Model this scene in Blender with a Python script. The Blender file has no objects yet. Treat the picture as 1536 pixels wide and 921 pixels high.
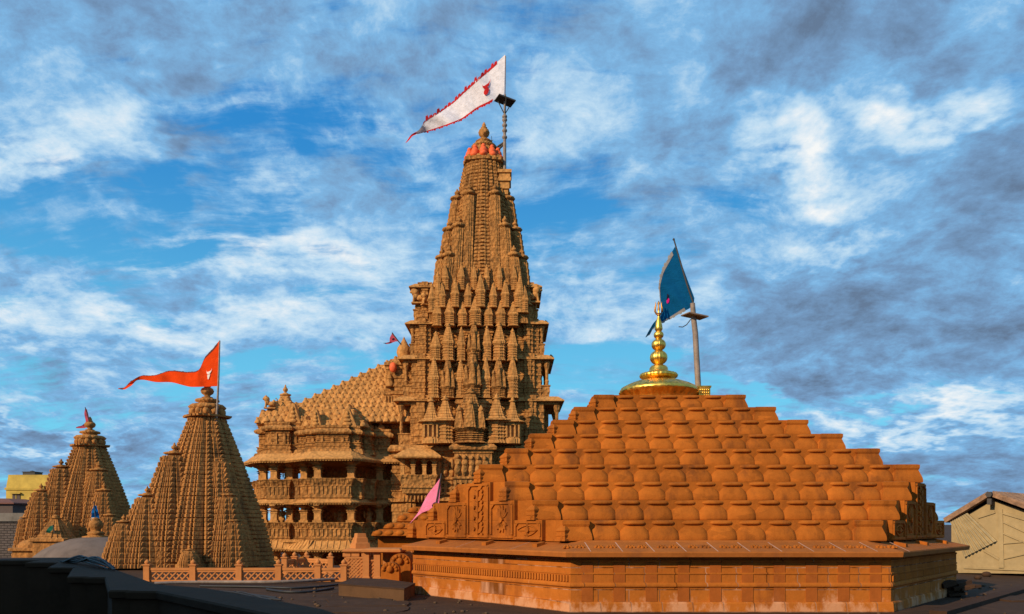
import bpy, bmesh, math, random
from mathutils import Vector, Matrix
C = bpy.context.scene.collection
S = bpy.context.scene
rad = math.radians
F, CX, HY = 1200.0, 768.0, 785.0          # photograph: focal length in pixels, optical axis column, horizon row

# ---------------------------------------------------------------- camera
cam = bpy.data.cameras.new('camera'); camo = bpy.data.objects.new('camera', cam); C.objects.link(camo)
cam.sensor_width = 36.0; cam.lens = F/1536*36.0; cam.shift_y = (HY-460.5)/1536.0
cam.clip_start = 0.1; cam.clip_end = 6000.0
camo.location = (0, 0, 0); camo.rotation_euler = (rad(90), 0, 0); S.camera = camo

# ---------------------------------------------------------------- light
SUN_EL, SUN_AZ = rad(26), (-0.71, -0.70)    # horizontal direction towards the sun
SKY_STRENGTH = 0.1
S.view_settings.view_transform = 'Standard'; S.view_settings.look = 'None'
S.view_settings.gamma = 1.0; S.view_settings.use_curve_mapping = False
S.view_settings.exposure = 0.08
sl = bpy.data.lights.new('sun', 'SUN'); sl.energy = 4.5; sl.angle = rad(0.5); sl.color = (1.0, 0.79, 0.54)
so = bpy.data.objects.new('sun', sl); C.objects.link(so)
_l = math.hypot(*SUN_AZ)
TO_SUN = Vector((SUN_AZ[0]/_l*math.cos(SUN_EL), SUN_AZ[1]/_l*math.cos(SUN_EL), math.sin(SUN_EL)))
so.rotation_euler = (-TO_SUN).to_track_quat('-Z', 'Y').to_euler()

# ---------------------------------------------------------------- sky
class Nodes:
    def __init__(s, tree): s.t = tree; s.n = tree.nodes; s.l = tree.links
    def new(s, typ, **kw):
        n = s.n.new(typ)
        for k, v in kw.items(): setattr(n, k, v)
        return n
    def put(s, sock, v):
        if hasattr(v, 'is_output'): s.l.new(v, sock)
        elif v is not None: sock.default_value = v
    def math(s, op, a, b=None, c=None, clamp=False):
        n = s.new('ShaderNodeMath', operation=op, use_clamp=clamp)
        for i, v in enumerate((a, b, c)):
            if v is not None: s.put(n.inputs[i], v)
        return n.outputs[0]
    def vmath(s, op, a, b=None, scale=None):
        n = s.new('ShaderNodeVectorMath', operation=op)
        s.put(n.inputs[0], a)
        if b is not None: s.put(n.inputs[1], b)
        if scale is not None: s.put(n.inputs['Scale'], scale)
        return n
    def mapr(s, v, a, b, c=0.0, d=1.0, smooth=False):
        n = s.new('ShaderNodeMapRange', interpolation_type='SMOOTHSTEP' if smooth else 'LINEAR')
        s.put(n.inputs[0], v)
        for i, q in enumerate((a, b, c, d)): s.put(n.inputs[i+1], q)
        return n.outputs[0]
    def noise(s, vec, scale, detail=4.0, rough=0.55, dist=0.0, lac=2.0):
        n = s.new('ShaderNodeTexNoise'); s.put(n.inputs['Vector'], vec)
        s.put(n.inputs['Scale'], scale); s.put(n.inputs['Detail'], detail); s.put(n.inputs['Roughness'], rough)
        s.put(n.inputs['Distortion'], dist); s.put(n.inputs['Lacunarity'], lac)
        return n.outputs['Fac']
    def mix(s, f, a, b, mode='MIX'):
        n = s.new('ShaderNodeMix', data_type='RGBA', blend_type=mode)
        s.put(n.inputs[0], f)
        s.put(n.inputs[6], a if hasattr(a, 'is_output') else (*a, 1) if len(a) == 3 else a)
        s.put(n.inputs[7], b if hasattr(b, 'is_output') else (*b, 1) if len(b) == 3 else b)
        return n.outputs[2]
    def ramp(s, f, stops, interp='LINEAR'):
        n = s.new('ShaderNodeValToRGB'); cr = n.color_ramp; cr.interpolation = interp
        while len(cr.elements) < len(stops): cr.elements.new(0.5)
        for e, (p, col) in zip(cr.elements, stops):
            e.position = p; e.color = (*col, 1) if len(col) == 3 else col
        s.put(n.inputs[0], f)
        return n.outputs[0]
    def mapping(s, vec, loc=(0,0,0), rot=(0,0,0), sc=(1,1,1)):
        n = s.new('ShaderNodeMapping'); s.put(n.inputs[0], vec)
        n.inputs['Location'].default_value = loc; n.inputs['Rotation'].default_value = rot; n.inputs['Scale'].default_value = sc
        return n.outputs[0]

def lin(r, g, b):
    f = lambda c: (c/255/12.92) if c/255 <= 0.04045 else ((c/255+0.055)/1.055)**2.4
    return (f(r), f(g), f(b))

W = bpy.data.worlds.new('World'); S.world = W; W.use_nodes = True
wt = Nodes(W.node_tree); W.node_tree.nodes.clear()
w_out = wt.new('ShaderNodeOutputWorld'); bg = wt.new('ShaderNodeBackground'); bg.inputs[1].default_value = SKY_STRENGTH
W.node_tree.links.new(bg.outputs[0], w_out.inputs[0])
sky = wt.new('ShaderNodeTexSky', sky_type='NISHITA'); sky.sun_disc = False
sky.sun_elevation = SUN_EL; sky.sun_rotation = math.atan2(SUN_AZ[0], SUN_AZ[1]) % (2*math.pi)
sky.altitude = 0; sky.air_density = 1.0; sky.dust_density = 0.6; sky.ozone_density = 2.0
DIR = wt.new('ShaderNodeTexCoord').outputs['Generated']
sep = wt.new('ShaderNodeSeparateXYZ'); wt.put(sep.inputs[0], DIR)
dz = wt.math('MAXIMUM', wt.math('ADD', sep.outputs[2], 0.30), 0.16)
pl = wt.new('ShaderNodeCombineXYZ')
wt.put(pl.inputs[0], wt.math('DIVIDE', sep.outputs[0], dz)); wt.put(pl.inputs[1], wt.math('DIVIDE', sep.outputs[1], dz))
PLANE = pl.outputs[0]                                   # a flat cloud layer overhead
_wn = wt.new('ShaderNodeTexNoise'); wt.put(_wn.inputs['Vector'], PLANE); _wn.inputs['Scale'].default_value = 3.2; _wn.inputs['Detail'].default_value = 5; _wn.inputs['Roughness'].default_value = 0.6
DIRW = wt.vmath('ADD', DIR, wt.vmath('SCALE', wt.vmath('SUBTRACT', _wn.outputs['Color'], (0.5, 0.5, 0.5)).outputs[0], scale=0.22).outputs[0]).outputs[0]
def blob(px, py, rx, ry, ang=0.0, soft=1.0):            # an elliptical patch of the sky dome about a world direction
    d = Vector(((px-CX)/F, 1.0, (HY-py)/F)).normalized()
    e1 = Vector((0, 1, 0)).cross(Vector((0, 0, 1))); e1 = (e1 - d*e1.dot(d)).normalized(); e2 = e1.cross(d).normalized()
    if e2.z < 0: e2 = -e2
    a = rad(ang); u = e1*math.cos(a)+e2*math.sin(a); v = -e1*math.sin(a)+e2*math.cos(a)
    cc = d.y
    du = wt.vmath('DOT_PRODUCT', DIRW, tuple(u*(F/rx/cc))).outputs['Value']
    dv = wt.vmath('DOT_PRODUCT', DIRW, tuple(v*(F/ry/cc))).outputs['Value']
    r = wt.math('SQRT', wt.math('ADD', wt.math('MULTIPLY', du, du), wt.math('MULTIPLY', dv, dv)))
    m = wt.mapr(r, 1.0+0.5*soft, max(0.0, 1.0-soft), 0.0, 1.0, True)
    return wt.math('MULTIPLY', m, wt.math('GREATER_THAN', wt.vmath('DOT_PRODUCT', DIR, tuple(d)).outputs['Value'], 0.0))
def total(lst):
    acc = None
    for amp, b in lst:
        t = wt.math('MULTIPLY', b, amp); acc = t if acc is None else wt.math('ADD', acc, t)
    return acc
warpn = wt.new('ShaderNodeTexNoise'); wt.put(warpn.inputs['Vector'], PLANE); warpn.inputs['Scale'].default_value = 1.7; warpn.inputs['Detail'].default_value = 4
warp = wt.vmath('SCALE', wt.vmath('SUBTRACT', warpn.outputs['Color'], (0.5, 0.5, 0.5)).outputs[0], scale=0.22).outputs[0]
PW = wt.vmath('ADD', PLANE, warp).outputs[0]
n_big = wt.noise(wt.mapping(PW, (3.1, 1.7, 0)), 4.4, 14, 0.66)
n_mid = wt.noise(wt.mapping(PW, (7.7, 4.2, 2)), 12.0, 12, 0.66)
n_wisp = wt.noise(wt.mapping(PW, (1.3, 8.8, 5), (0, 0, rad(35)), (0.6, 2.8, 1)), 4.2, 13, 0.64)
n_light = wt.noise(wt.mapping(PW, (11.0, 3.0, 9)), 7.5, 14, 0.68)
# blue openings (negative) and cloud banks (positive)
cover = total([
 (-0.20, blob(230, 385, 170, 60, 12)), (-0.24, blob(390, 312, 60, 36)), (-0.28, blob(70, 330, 80, 44, 10)),
 (-0.22, blob(280, 272, 60, 26, 10)), (-0.18, blob(530, 205, 70, 34)), (-0.10, blob(570, 110, 150, 70)), (-0.22, blob(870, 300, 90, 50, 20)),
 (-0.12, blob(420, 565, 240, 30)), (-0.32, blob(900, 560, 90, 44)), (-0.36, blob(1080, 600, 120, 26)), (-0.14, blob(1010, 400, 60, 50)),
 (-0.10, blob(160, 590, 130, 22)), (-0.22, blob(1330, 590, 90, 16)), (-0.08, blob(820, 60, 100, 60)), (-0.14, blob(1140, 330, 60, 30)),
 (0.30, blob(1260, 230, 200, 90, -18)), (0.34, blob(1330, 470, 330, 140)), (0.26, blob(1250, 60, 360, 130)),
 (0.16, blob(330, 430, 360, 45, -8)), (0.24, blob(240, 495, 270, 40, -4)), (0.18, blob(180, 170, 210, 70, 12)), (0.18, blob(420, 80, 260, 70)),
 (0.16, blob(520, 330, 110, 60, -30)), (0.30, blob(1430, 700, 170, 90)), (0.22, blob(100, 680, 170, 40)), (0.24, blob(60, 60, 200, 110)),
 (0.20, blob(930, 180, 170, 100)), (0.2, blob(1350, 640, 170, 20, 5)), (0.12, blob(640, 420, 120, 90)), (0.16, blob(960, 470, 170, 70)), (0.10, blob(200, 640, 300, 60)), (.12, blob(1130, 400, 120, 60)), (.10, blob(640, 40, 200, 60)),
])
base_cov = wt.math('ADD', wt.math('ADD', wt.math('MULTIPLY', n_big, 0.40), wt.math('MULTIPLY', n_wisp, 0.54)), wt.math('MULTIPLY', n_mid, 0.22))
dens = wt.mapr(wt.math('ADD', base_cov, wt.math('MULTIPLY', cover, 0.62)), 0.47, 0.64, 0.0, 1.0, True)
dens = wt.math('ADD', dens, wt.math('MULTIPLY', wt.math('SUBTRACT', 1.0, dens), wt.mapr(wt.math('ADD', n_wisp, wt.math('MULTIPLY', n_mid, 0.3)), 0.58, 0.82, 0.0, 0.55, True)))
# how brightly the low sun strikes each part of the layer (cloud thickness)
lightness = total([
 (0.42, blob(1215, 240, 130, 36, -26)), (0.38, blob(1370, 180, 100, 30, 10)), (0.26, blob(1250, 385, 100, 22)), (0.30, blob(330, 375, 250, 30, -10)),
 (0.30, blob(250, 480, 300, 36, -3)), (0.22, blob(90, 245, 140, 30, 10)), (0.22, blob(260, 195, 160, 26, 14)), (0.34, blob(1400, 628, 190, 20, 4)),
 (0.22, blob(520, 420, 150, 60)), (0.16, blob(870, 180, 140, 90)), (0.12, blob(960, 480, 120, 60)), (0.18, blob(70, 650, 130, 10)),
 (-0.16, blob(1180, 80, 250, 90)), (-0.30, blob(1490, 290, 110, 110)), (-0.20, blob(1340, 480, 300, 70, 5)), (-0.26, blob(1440, 715, 170, 55)),
 (-0.16, blob(60, 50, 200, 80)), (-0.12, blob(400, 80, 330, 80)), (-0.20, blob(90, 690, 190, 36)), (-0.20, blob(1250, 560, 120, 22)), (-0.10, blob(1020, 310, 130, 70)),
 (-0.12, blob(360, 215, 130, 16, 16)), (-0.2, blob(30, 540, 60, 20)), (-0.1, blob(1000, 560, 120, 18)), (-.12, blob(1480, 60, 130, 110)),
])
lv = wt.math('ADD', wt.math('ADD', wt.math('MULTIPLY', n_light, 0.72), wt.math('MULTIPLY', n_mid, 0.40)), wt.math('MULTIPLY', lightness, 0.66))
lv = wt.math('ADD', lv, 0.035)
k = 1.0/SKY_STRENGTH
def kc(r, g, b):
    q = lin(r, g, b); return tuple(x*k for x in q)
clear = wt.mix(1.0, sky.outputs[0], (0.5, 1.1, 1.2), 'MULTIPLY')
low = wt.mapr(sep.outputs[2], 0.04, 0.46, 0.0, 1.0, True)
blue = wt.mix(low, kc(116, 208, 240), kc(44, 134, 206))
blue = wt.mix(0.12, blue, clear)
dim = 1/12.0
cloudc = wt.ramp(lv, [(0.34, tuple(c*dim for c in kc(98, 120, 148))), (0.48, tuple(c*dim for c in kc(114, 150, 188))), (0.60, tuple(c*dim for c in kc(124, 178, 222))),
                      (0.74, tuple(c*dim for c in kc(184, 214, 236))), (0.92, tuple(c*dim for c in kc(240, 242, 242)))])
cloudc = wt.vmath('SCALE', cloudc, scale=12.0).outputs[0]
# below the horizon: dusty ground haze
skyc = wt.mix(dens, blue, cloudc)
skyc = wt.mix(wt.mapr(sep.outputs[2], -0.02, 0.0, 1.0, 0.0), skyc, kc(120, 110, 100))
wt.put(bg.inputs[0], skyc)


# ---------------------------------------------------------------- helpers
R = random.Random(7)
def P(px, py, Y): return Vector(((px-CX)/F*Y, Y, (HY-py)/F*Y))
def X_(px, Y): return (px-CX)/F*Y
def Z_(py, Y): return (HY-py)/F*Y
class MB:
    def __init__(s): s.v = []; s.f = []; s.sm = []; s.mi = []
    def add(s, vs, fs, smooth=False, mi=0):
        o = len(s.v); s.v.extend([tuple(v) for v in vs])
        for f in fs:
            s.f.append([i+o for i in f]); s.sm.append(smooth); s.mi.append(mi)
        return s
    def box(s, x0, x1, y0, y1, z0, z1, mi=0):
        return s.add([(x0,y0,z0),(x1,y0,z0),(x1,y1,z0),(x0,y1,z0),(x0,y0,z1),(x1,y0,z1),(x1,y1,z1),(x0,y1,z1)],
                     [(3,2,1,0),(4,5,6,7),(0,1,5,4),(1,2,6,5),(2,3,7,6),(3,0,4,7)], mi=mi)
    def obox(s, c, u, v, w):                # oriented box: centre and three half-axis vectors
        c, u, v, w = map(Vector, (c, u, v, w)); p = []
        for k in (-1, 1):
            for (a, b) in ((-1,-1),(1,-1),(1,1),(-1,1)): p.append(c+u*a+v*b+w*k)
        return s.add(p, [(3,2,1,0),(4,5,6,7),(0,1,5,4),(1,2,6,5),(2,3,7,6),(3,0,4,7)])
    def rings(s, rings, cap0=True, cap1=True, loop=False, smooth=False, mi=0):
        n = len(rings[0]); vs = [p for r in rings for p in r]; fs = []
        m = len(rings)
        for i in range(m if loop else m-1):
            j = (i+1) % m
            for q in range(n):
                r = (q+1) % n
                fs.append((i*n+q, i*n+r, j*n+r, j*n+q))
        s.add(vs, fs, smooth, mi)
        if not loop:
            if cap0: s.add(rings[0], [tuple(range(n-1, -1, -1))], False, mi)
            if cap1: s.add(rings[-1], [tuple(range(n))], False, mi)
        return s
    def prism(s, poly, z0, z1): return s.rings([[(x, y, z0) for x, y in poly], [(x, y, z1) for x, y in poly]])
    def moulded(s, poly, prof, cap0=True, cap1=True, loop=False, mi=0):
        cache = {}
        def off(d):
            if d not in cache: cache[d] = offset(poly, d)
            return cache[d]
        return s.rings([[(x, y, z) for x, y in off(d)] for z, d in prof], cap0, cap1, loop, mi=mi)
    def lathe(s, prof, c=(0, 0, 0), n=16, ribs=None, smooth=True, a0=0.0, mi=0):   # prof: (r, z[, rib amplitude])
        rings = []
        for p in prof:
            r, z = p[0], p[1]; amp = p[2] if len(p) > 2 else 0.0; ring = []
            for i in range(n):
                a = a0+2*math.pi*i/n
                rr = r*(1+amp*math.cos((ribs or 0)*a)) if ribs else r
                ring.append((c[0]+rr*math.cos(a), c[1]+rr*math.sin(a), c[2]+z))
            rings.append(ring)
        return s.rings(rings, smooth=smooth, mi=mi)
    def tube(s, pts, r, n=6, smooth=True):
        pts = [Vector(p) for p in pts]; rings = []
        rr = r if isinstance(r, (list, tuple)) else [r]*len(pts)
        for i, p in enumerate(pts):
            t = (pts[min(i+1, len(pts)-1)]-pts[max(i-1, 0)]).normalized()
            up = Vector((0, 0, 1)) if abs(t.z) < 0.9 else Vector((1, 0, 0))
            a = t.cross(up).normalized(); b = t.cross(a)
            rings.append([p+(a*math.cos(2*math.pi*q/n)+b*math.sin(2*math.pi*q/n))*rr[i] for q in range(n)])
        return s.rings(rings, smooth=smooth)
    def blobby(s, c, r, n=8, m=5):           # rough ellipsoid, r = (rx, ry, rz)
        prof = [(max(0.02, math.sin(math.pi*i/m)), -math.cos(math.pi*i/m)) for i in range(m+1)]
        rings = [[(c[0]+r[0]*q*math.cos(2*math.pi*k/n), c[1]+r[1]*q*math.sin(2*math.pi*k/n), c[2]+r[2]*z) for k in range(n)] for q, z in prof]
        return s.rings(rings, smooth=True)
    def merge(s, o, M=None):
        s.add([M @ Vector(v) for v in o.v] if M is not None else o.v, [])
        base = len(s.v)-len(o.v)
        for f, a, b in zip(o.f, o.sm, o.mi): s.f.append([i+base for i in f]); s.sm.append(a); s.mi.append(b)
        return s
def offset(poly, d):
    n = len(poly); out = []
    if abs(d) < 1e-9: return list(poly)
    for i in range(n):
        p0 = Vector(poly[i-1]); p1 = Vector(poly[i]); p2 = Vector(poly[(i+1) % n])
        a = (p1-p0).normalized(); b = (p2-p1).normalized()
        na = Vector((a.y, -a.x)); nb = Vector((b.y, -b.x))
        k = 1+na.dot(nb)
        m = (na+nb)/k if k > 0.2 else na
        out.append((p1.x+m.x*d, p1.y+m.y*d))
    return out
WL = {}
def build(name, mb, mat, parent=None, origin=None, recalc=True):
    """one mesh object; mb holds world coordinates, the object sits at its parent's place (or at origin)"""
    o0 = Vector(origin) if origin is not None else (WL[parent.name] if parent else Vector((0, 0, 0)))
    me = bpy.data.meshes.new(name)
    me.from_pydata([(v[0]-o0.x, v[1]-o0.y, v[2]-o0.z) for v in mb.v], [], mb.f)
    me.polygons.foreach_set('use_smooth', mb.sm)
    mats = mat if isinstance(mat, (list, tuple)) else [mat]
    for m in mats: me.materials.append(m)
    if len(mats) > 1: me.polygons.foreach_set('material_index', mb.mi)
    me.update()
    if recalc:
        bm = bmesh.new(); bm.from_mesh(me); bmesh.ops.recalc_face_normals(bm, faces=bm.faces); bm.to_mesh(me); bm.free()
    o = bpy.data.objects.new(name, me); C.objects.link(o)
    if parent: o.parent = parent; o.location = o0-WL[parent.name]
    else: o.location = o0
    WL[o.name] = o0.copy()
    return o
def thing(name, label, cat, loc, group=None):
    o = bpy.data.objects.new(name, None); C.objects.link(o); o.location = loc; o.empty_display_size = 0.5
    WL[o.name] = Vector(loc); return tag(o, label, cat, group)
def tag(o, label, cat, group=None, kind=None):
    o['label'] = label; o['category'] = cat
    if group: o['group'] = group
    if kind: o['kind'] = kind
    return o
def struct(o, label=None):
    o['kind'] = 'structure'
    if label: o['label'] = label
    return o
def inst(src, parent, loc, rz=0.0, sc=(1, 1, 1), name=None):
    """a copy of a part placed at a world point under its thing"""
    o = src.copy(); C.objects.link(o)
    if name: o.name = name
    o.parent = parent; o.location = Vector(loc)-WL[parent.name]; o.rotation_euler = (0, 0, rz); o.scale = sc
    WL[o.name] = Vector(loc)
    return o
def place(o, parent, loc, rz=0.0, sc=(1, 1, 1)):
    o.parent = parent; o.location = Vector(loc)-WL[parent.name]; o.rotation_euler = (0, 0, rz); o.scale = sc
    WL[o.name] = Vector(loc); return o
class Placer:                                # first placement moves the prototype itself, later ones copy it
    def __init__(s, o): s.o = o; s.used = False
    def __call__(s, parent, loc, rz=0.0, sc=(1, 1, 1)):
        if not s.used: s.used = True; return place(s.o, parent, loc, rz, sc)
        return inst(s.o, parent, loc, rz, sc)
def ratha(a, steps, asp=1.0):
    """stepped square plan: steps = [(fraction of the half side, outward step)] from corner inwards"""
    side = [(-a, -a)]; o = 0.0
    for f, w in steps:
        side += [(-f*a, -(a+o)), (-f*a, -(a+w))]; o = w
    side = side + [(-x, y) for x, y in reversed(side)][:-1]
    poly = []
    for kk in range(4):
        c, s_ = (1, 0, -1, 0)[kk], (0, 1, 0, -1)[kk]
        poly += [(x*c-y*s_, x*s_+y*c) for x, y in side]
    return poly
def xfp(poly, cx, cy, s=1.0, rz=0.0):
    c, q = math.cos(rz)*s, math.sin(rz)*s
    return [(cx+x*c-y*q, cy+x*q+y*c) for x, y in poly]
AMALAKA = [(0.55, 0.0), (0.62, 0.10), (0.55, 0.16, 0.0), (0.86, 0.20, 0.05), (1.0, 0.34, 0.07), (0.98, 0.46, 0.07), (0.80, 0.58, 0.05), (0.50, 0.62), (0.52, 0.70), (0.40, 0.78)]
KALASH = [(0.30, 0.0), (0.40, 0.05), (0.20, 0.12), (0.20, 0.18), (0.40, 0.34), (0.46, 0.52), (0.38, 0.70), (0.20, 0.80), (0.26, 0.86), (0.15, 0.92), (0.16, 1.05), (0.03, 1.25)]
def sc(prof, k, kz=None): return [(p[0]*k, p[1]*(kz or k), *p[2:]) for p in prof]
def spire(mb, cx, cy, z0, z1, a, top, steps, bands, power=1.35, rz=0.0, knobs=(), groove=0.965, drift=(0, 0)):
    """curved temple spire on a stepped plan: horizontal bands cut by grooves, carved knobs on chosen strips"""
    base = ratha(1.0, steps); rings = []; H = z1-z0
    def wid(t): return a*(1-(1-top)*t**power)
    for b in range(bands):
        t0, t1 = b/bands, (b+1)/bands
        g = groove if b % 5 != 4 else groove-0.02
        for tt, kq in ((t0, 1.0), (t0+0.70*(t1-t0), 1.004), (t0+0.74*(t1-t0), g), (t1-0.02/bands, g)):
            w = wid(tt)*kq
            rings.append([(x+drift[0]*tt, y+drift[1]*tt, z0+H*tt) for x, y in xfp(base, cx, cy, w, rz)])
    mb.rings(rings)
    o_at = lambda f: max([0.0]+[w for ff, w in steps if abs(f) < ff])
    for (f, kw, kd) in knobs:
        for side in range(4):
            ang = rz+side*math.pi/2
            for b in range(bands):
                t = (b+0.35)/bands; w = wid(t); hb = H/bands
                ux, uy = math.cos(ang), math.sin(ang); nx, ny = math.sin(ang), -math.cos(ang)
                x0 = cx+drift[0]*t+(ux*f+nx*(1+o_at(f)))*w; y0 = cy+drift[1]*t+(uy*f+ny*(1+o_at(f)))*w; zc = z0+H*t
                hw = kw*w; d = kd*a
                pr = [(-hw, -0.28*hb), (hw, -0.28*hb), (hw*0.8, 0.12*hb), (0, 0.42*hb), (-hw*0.8, 0.12*hb)]
                fr = [(x0+ux*q*0.8+nx*d, y0+uy*q*0.8+ny*d, zc+zz*0.8) for q, zz in pr]; bk = [(x0+ux*q-nx*d*0.6, y0+uy*q-ny*d*0.6, zc+zz) for q, zz in pr]
                mb.rings([bk, fr], cap0=False)
    return wid

# ---------------------------------------------------------------- materials
MATS = {}
def stone(name, col, dark=0.55, light=1.35, streak=0.6, fine=3.0, bump=0.25, bumpd=0.05, carve=0.0, joints=None, rough=0.9, stain=None, stain_amt=0.45, salt=None, cells=None):
    """weathered carved sandstone, from world position so that no two stones repeat"""
    m = bpy.data.materials.new(name); m.use_nodes = True; t = Nodes(m.node_tree); nt = m.node_tree
    b = nt.nodes['Principled BSDF']; b.inputs['Roughness'].default_value = rough; b.inputs['Specular IOR Level'].default_value = 0.12
    pos = t.new('ShaderNodeNewGeometry').outputs['Position']
    n1 = t.noise(pos, 0.45, 6, 0.6); n2 = t.noise(t.mapping(pos, sc=(1.6, 1.6, 0.22)), 1.4, 6, 0.62); n3 = t.noise(pos, fine, 8, 0.68)
    v = t.math('ADD', t.math('MULTIPLY', n1, 0.45), t.math('ADD', t.math('MULTIPLY', n2, 0.5*streak), t.math('MULTIPLY', n3, 0.45)))
    mid = 0.5*(0.45+0.5*streak+0.45)
    c = t.ramp(v, [(mid-0.24, tuple(q*dark for q in col)), (mid-0.04, tuple(q*0.92 for q in col)), (mid+0.10, tuple(q*1.08 for q in col)), (mid+0.26, tuple(min(1, q*light) for q in col))])
    if stain:
        sm = t.mapr(t.noise(t.mapping(pos, (5, 3, 8), sc=(1.3, 1.3, 0.35)), 0.9, 7, 0.66), 0.50, 0.72, 0.0, stain_amt, True)
        c = t.mix(sm, c, stain)
    if cells:                                # every stone its own tone
        vc = t.new('ShaderNodeTexVoronoi', feature='F1'); t.put(vc.inputs['Vector'], t.vmath('ADD', pos, t.vmath('SCALE', t.new('ShaderNodeTexNoise').outputs['Color'], scale=0.5).outputs[0]).outputs[0]); vc.inputs['Scale'].default_value = cells
        sv = t.new('ShaderNodeSeparateXYZ'); t.put(sv.inputs[0], vc.outputs['Color']); g = t.mapr(sv.outputs[0], 0, 1, 0.84, 1.12)
        cg = t.new('ShaderNodeCombineXYZ'); [t.put(cg.inputs[i], g) for i in range(3)]; c = t.mix(1.0, c, cg.outputs[0], 'MULTIPLY')
    if salt:                                 # pale salt bloom creeping up from the foot of the wall
        sz = t.new('ShaderNodeSeparateXYZ'); t.put(sz.inputs[0], pos)
        ng = t.noise(t.mapping(pos, (2, 9, 1), sc=(1.5, 1.5, .8)), 1.3, 9, 0.7)
        lift = t.mapr(sz.outputs[2], salt[0], salt[1], 0.16, -0.10)
        c = t.mix(t.mapr(t.math('ADD', ng, lift), 0.56, 0.72, 0.0, 0.75, True), c, salt[2])
    h = t.math('MULTIPLY', n3, 1.0)
    if joints:                               # courses of dressed blocks with mortar showing in the joints
        sepn = t.new('ShaderNodeSeparateXYZ'); t.put(sepn.inputs[0], pos)
        ax = t.math('ADD', sepn.outputs[0], t.math('MULTIPLY', sepn.outputs[1], 0.83))
        cmb = t.new('ShaderNodeCombineXYZ'); t.put(cmb.inputs[0], ax); t.put(cmb.inputs[1], sepn.outputs[2])
        br = t.new('ShaderNodeTexBrick'); t.put(br.inputs['Vector'], cmb.outputs[0])
        br.inputs['Scale'].default_value = 1.0; br.inputs['Brick Width'].default_value = joints[0]; br.inputs['Row Height'].default_value = joints[1]
        br.inputs['Mortar Size'].default_value = joints[2]; br.inputs['Mortar Smooth'].default_value = 0.3
        br.inputs['Color1'].default_value = (0.88, 0.88, 0.88, 1); br.inputs['Color2'].default_value = (1.08, 1.08, 1.08, 1)
        c = t.mix(0.6, c, br.outputs['Color'], 'MULTIPLY')
        gap = t.math('MULTIPLY', br.outputs['Fac'], t.mapr(n2, 0.45, 0.62, 0.0, 0.6))
        c = t.mix(gap, c, joints[3])
        h = t.math('SUBTRACT', h, t.math('MULTIPLY', br.outputs['Fac'], 0.6))
    if carve > 0:
        vo = t.new('ShaderNodeTexVoronoi', feature='F1'); t.put(vo.inputs['Vector'], t.mapping(pos, sc=(1, 1, 0.8))); vo.inputs['Scale'].default_value = carve
        h = t.math('ADD', h, t.math('MULTIPLY', vo.outputs['Distance'], 1.3))
        c = t.mix(t.mapr(vo.outputs['Distance'], 0.40, 0.85, 0.0, 0.50), c, tuple(q*0.45 for q in col))  # darker cell borders paint the shade of carved crevices into the colour
    bn = t.new('ShaderNodeBump'); bn.inputs['Strength'].default_value = min(1.0, bump*2); bn.inputs['Distance'].default_value = bumpd
    t.put(bn.inputs['Height'], h); t.put(b.inputs['Normal'], bn.outputs[0]); t.put(b.inputs['Base Color'], c)
    MATS[name] = m; return m
def plain(name, col, rough=0.6, metal=0.0, var=0.25, scale=6.0, bump=0.0, coat=0.0):
    m = bpy.data.materials.new(name); m.use_nodes = True; t = Nodes(m.node_tree)
    b = m.node_tree.nodes['Principled BSDF']; b.inputs['Roughness'].default_value = rough; b.inputs['Metallic'].default_value = metal
    pos = t.new('ShaderNodeNewGeometry').outputs['Position']
    n = t.noise(pos, scale, 6, 0.65)
    t.put(b.inputs['Base Color'], t.ramp(n, [(0.3, tuple(q*(1-var) for q in col)), (0.7, tuple(min(1, q*(1+var)) for q in col))]))
    if bump:
        bn = t.new('ShaderNodeBump'); bn.inputs['Strength'].default_value = bump; bn.inputs['Distance'].default_value = 0.03
        t.put(bn.inputs['Height'], n); t.put(b.inputs['Normal'], bn.outputs[0])
    if metal: t.put(b.inputs['Roughness'], t.mapr(n, 0.3, 0.7, rough*0.8, rough*1.4))
    MATS[name] = m; return m
def cloth(name, col, trans=0.35):
    m = bpy.data.materials.new(name); m.use_nodes = True; t = Nodes(m.node_tree); nt = m.node_tree
    nt.nodes.clear(); out = t.new('ShaderNodeOutputMaterial'); d = t.new('ShaderNodeBsdfDiffuse'); tr = t.new('ShaderNodeBsdfTranslucent'); mx = t.new('ShaderNodeMixShader')
    pos = t.new('ShaderNodeNewGeometry').outputs['Position']
    c = t.ramp(t.noise(pos, 2.5, 6, 0.6), [(0.3, tuple(q*0.8 for q in col)), (0.7, tuple(min(1, q*1.1) for q in col))])
    bn = t.new('ShaderNodeBump'); bn.inputs['Strength'].default_value = 0.7; bn.inputs['Distance'].default_value = 0.06; t.put(bn.inputs['Height'], t.noise(t.mapping(pos, sc=(1, 1, 1.7)), 2.6, 4, 0.55, 0.8)); t.put(d.inputs['Normal'], bn.outputs[0])
    t.put(d.inputs[0], c); t.put(tr.inputs[0], c); mx.inputs[0].default_value = trans
    nt.links.new(d.outputs[0], mx.inputs[1]); nt.links.new(tr.outputs[0], mx.inputs[2]); nt.links.new(mx.outputs[0], out.inputs[0])
    MATS[name] = m; return m
SAND = stone('temple_sandstone', (0.46, 0.205, 0.058), fine=2.2, carve=3.2, bump=0.5, bumpd=0.10, dark=0.36, light=1.7, streak=0.9, stain=(0.075, 0.040, 0.020), stain_amt=0.65)
SANDP = stone('pale_temple_sandstone', (0.56, 0.260, 0.076), fine=2.2, carve=3.6, bump=0.3, bumpd=0.06, dark=0.55, light=1.5, stain=(0.20, 0.10, 0.04), stain_amt=0.5)
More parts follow.
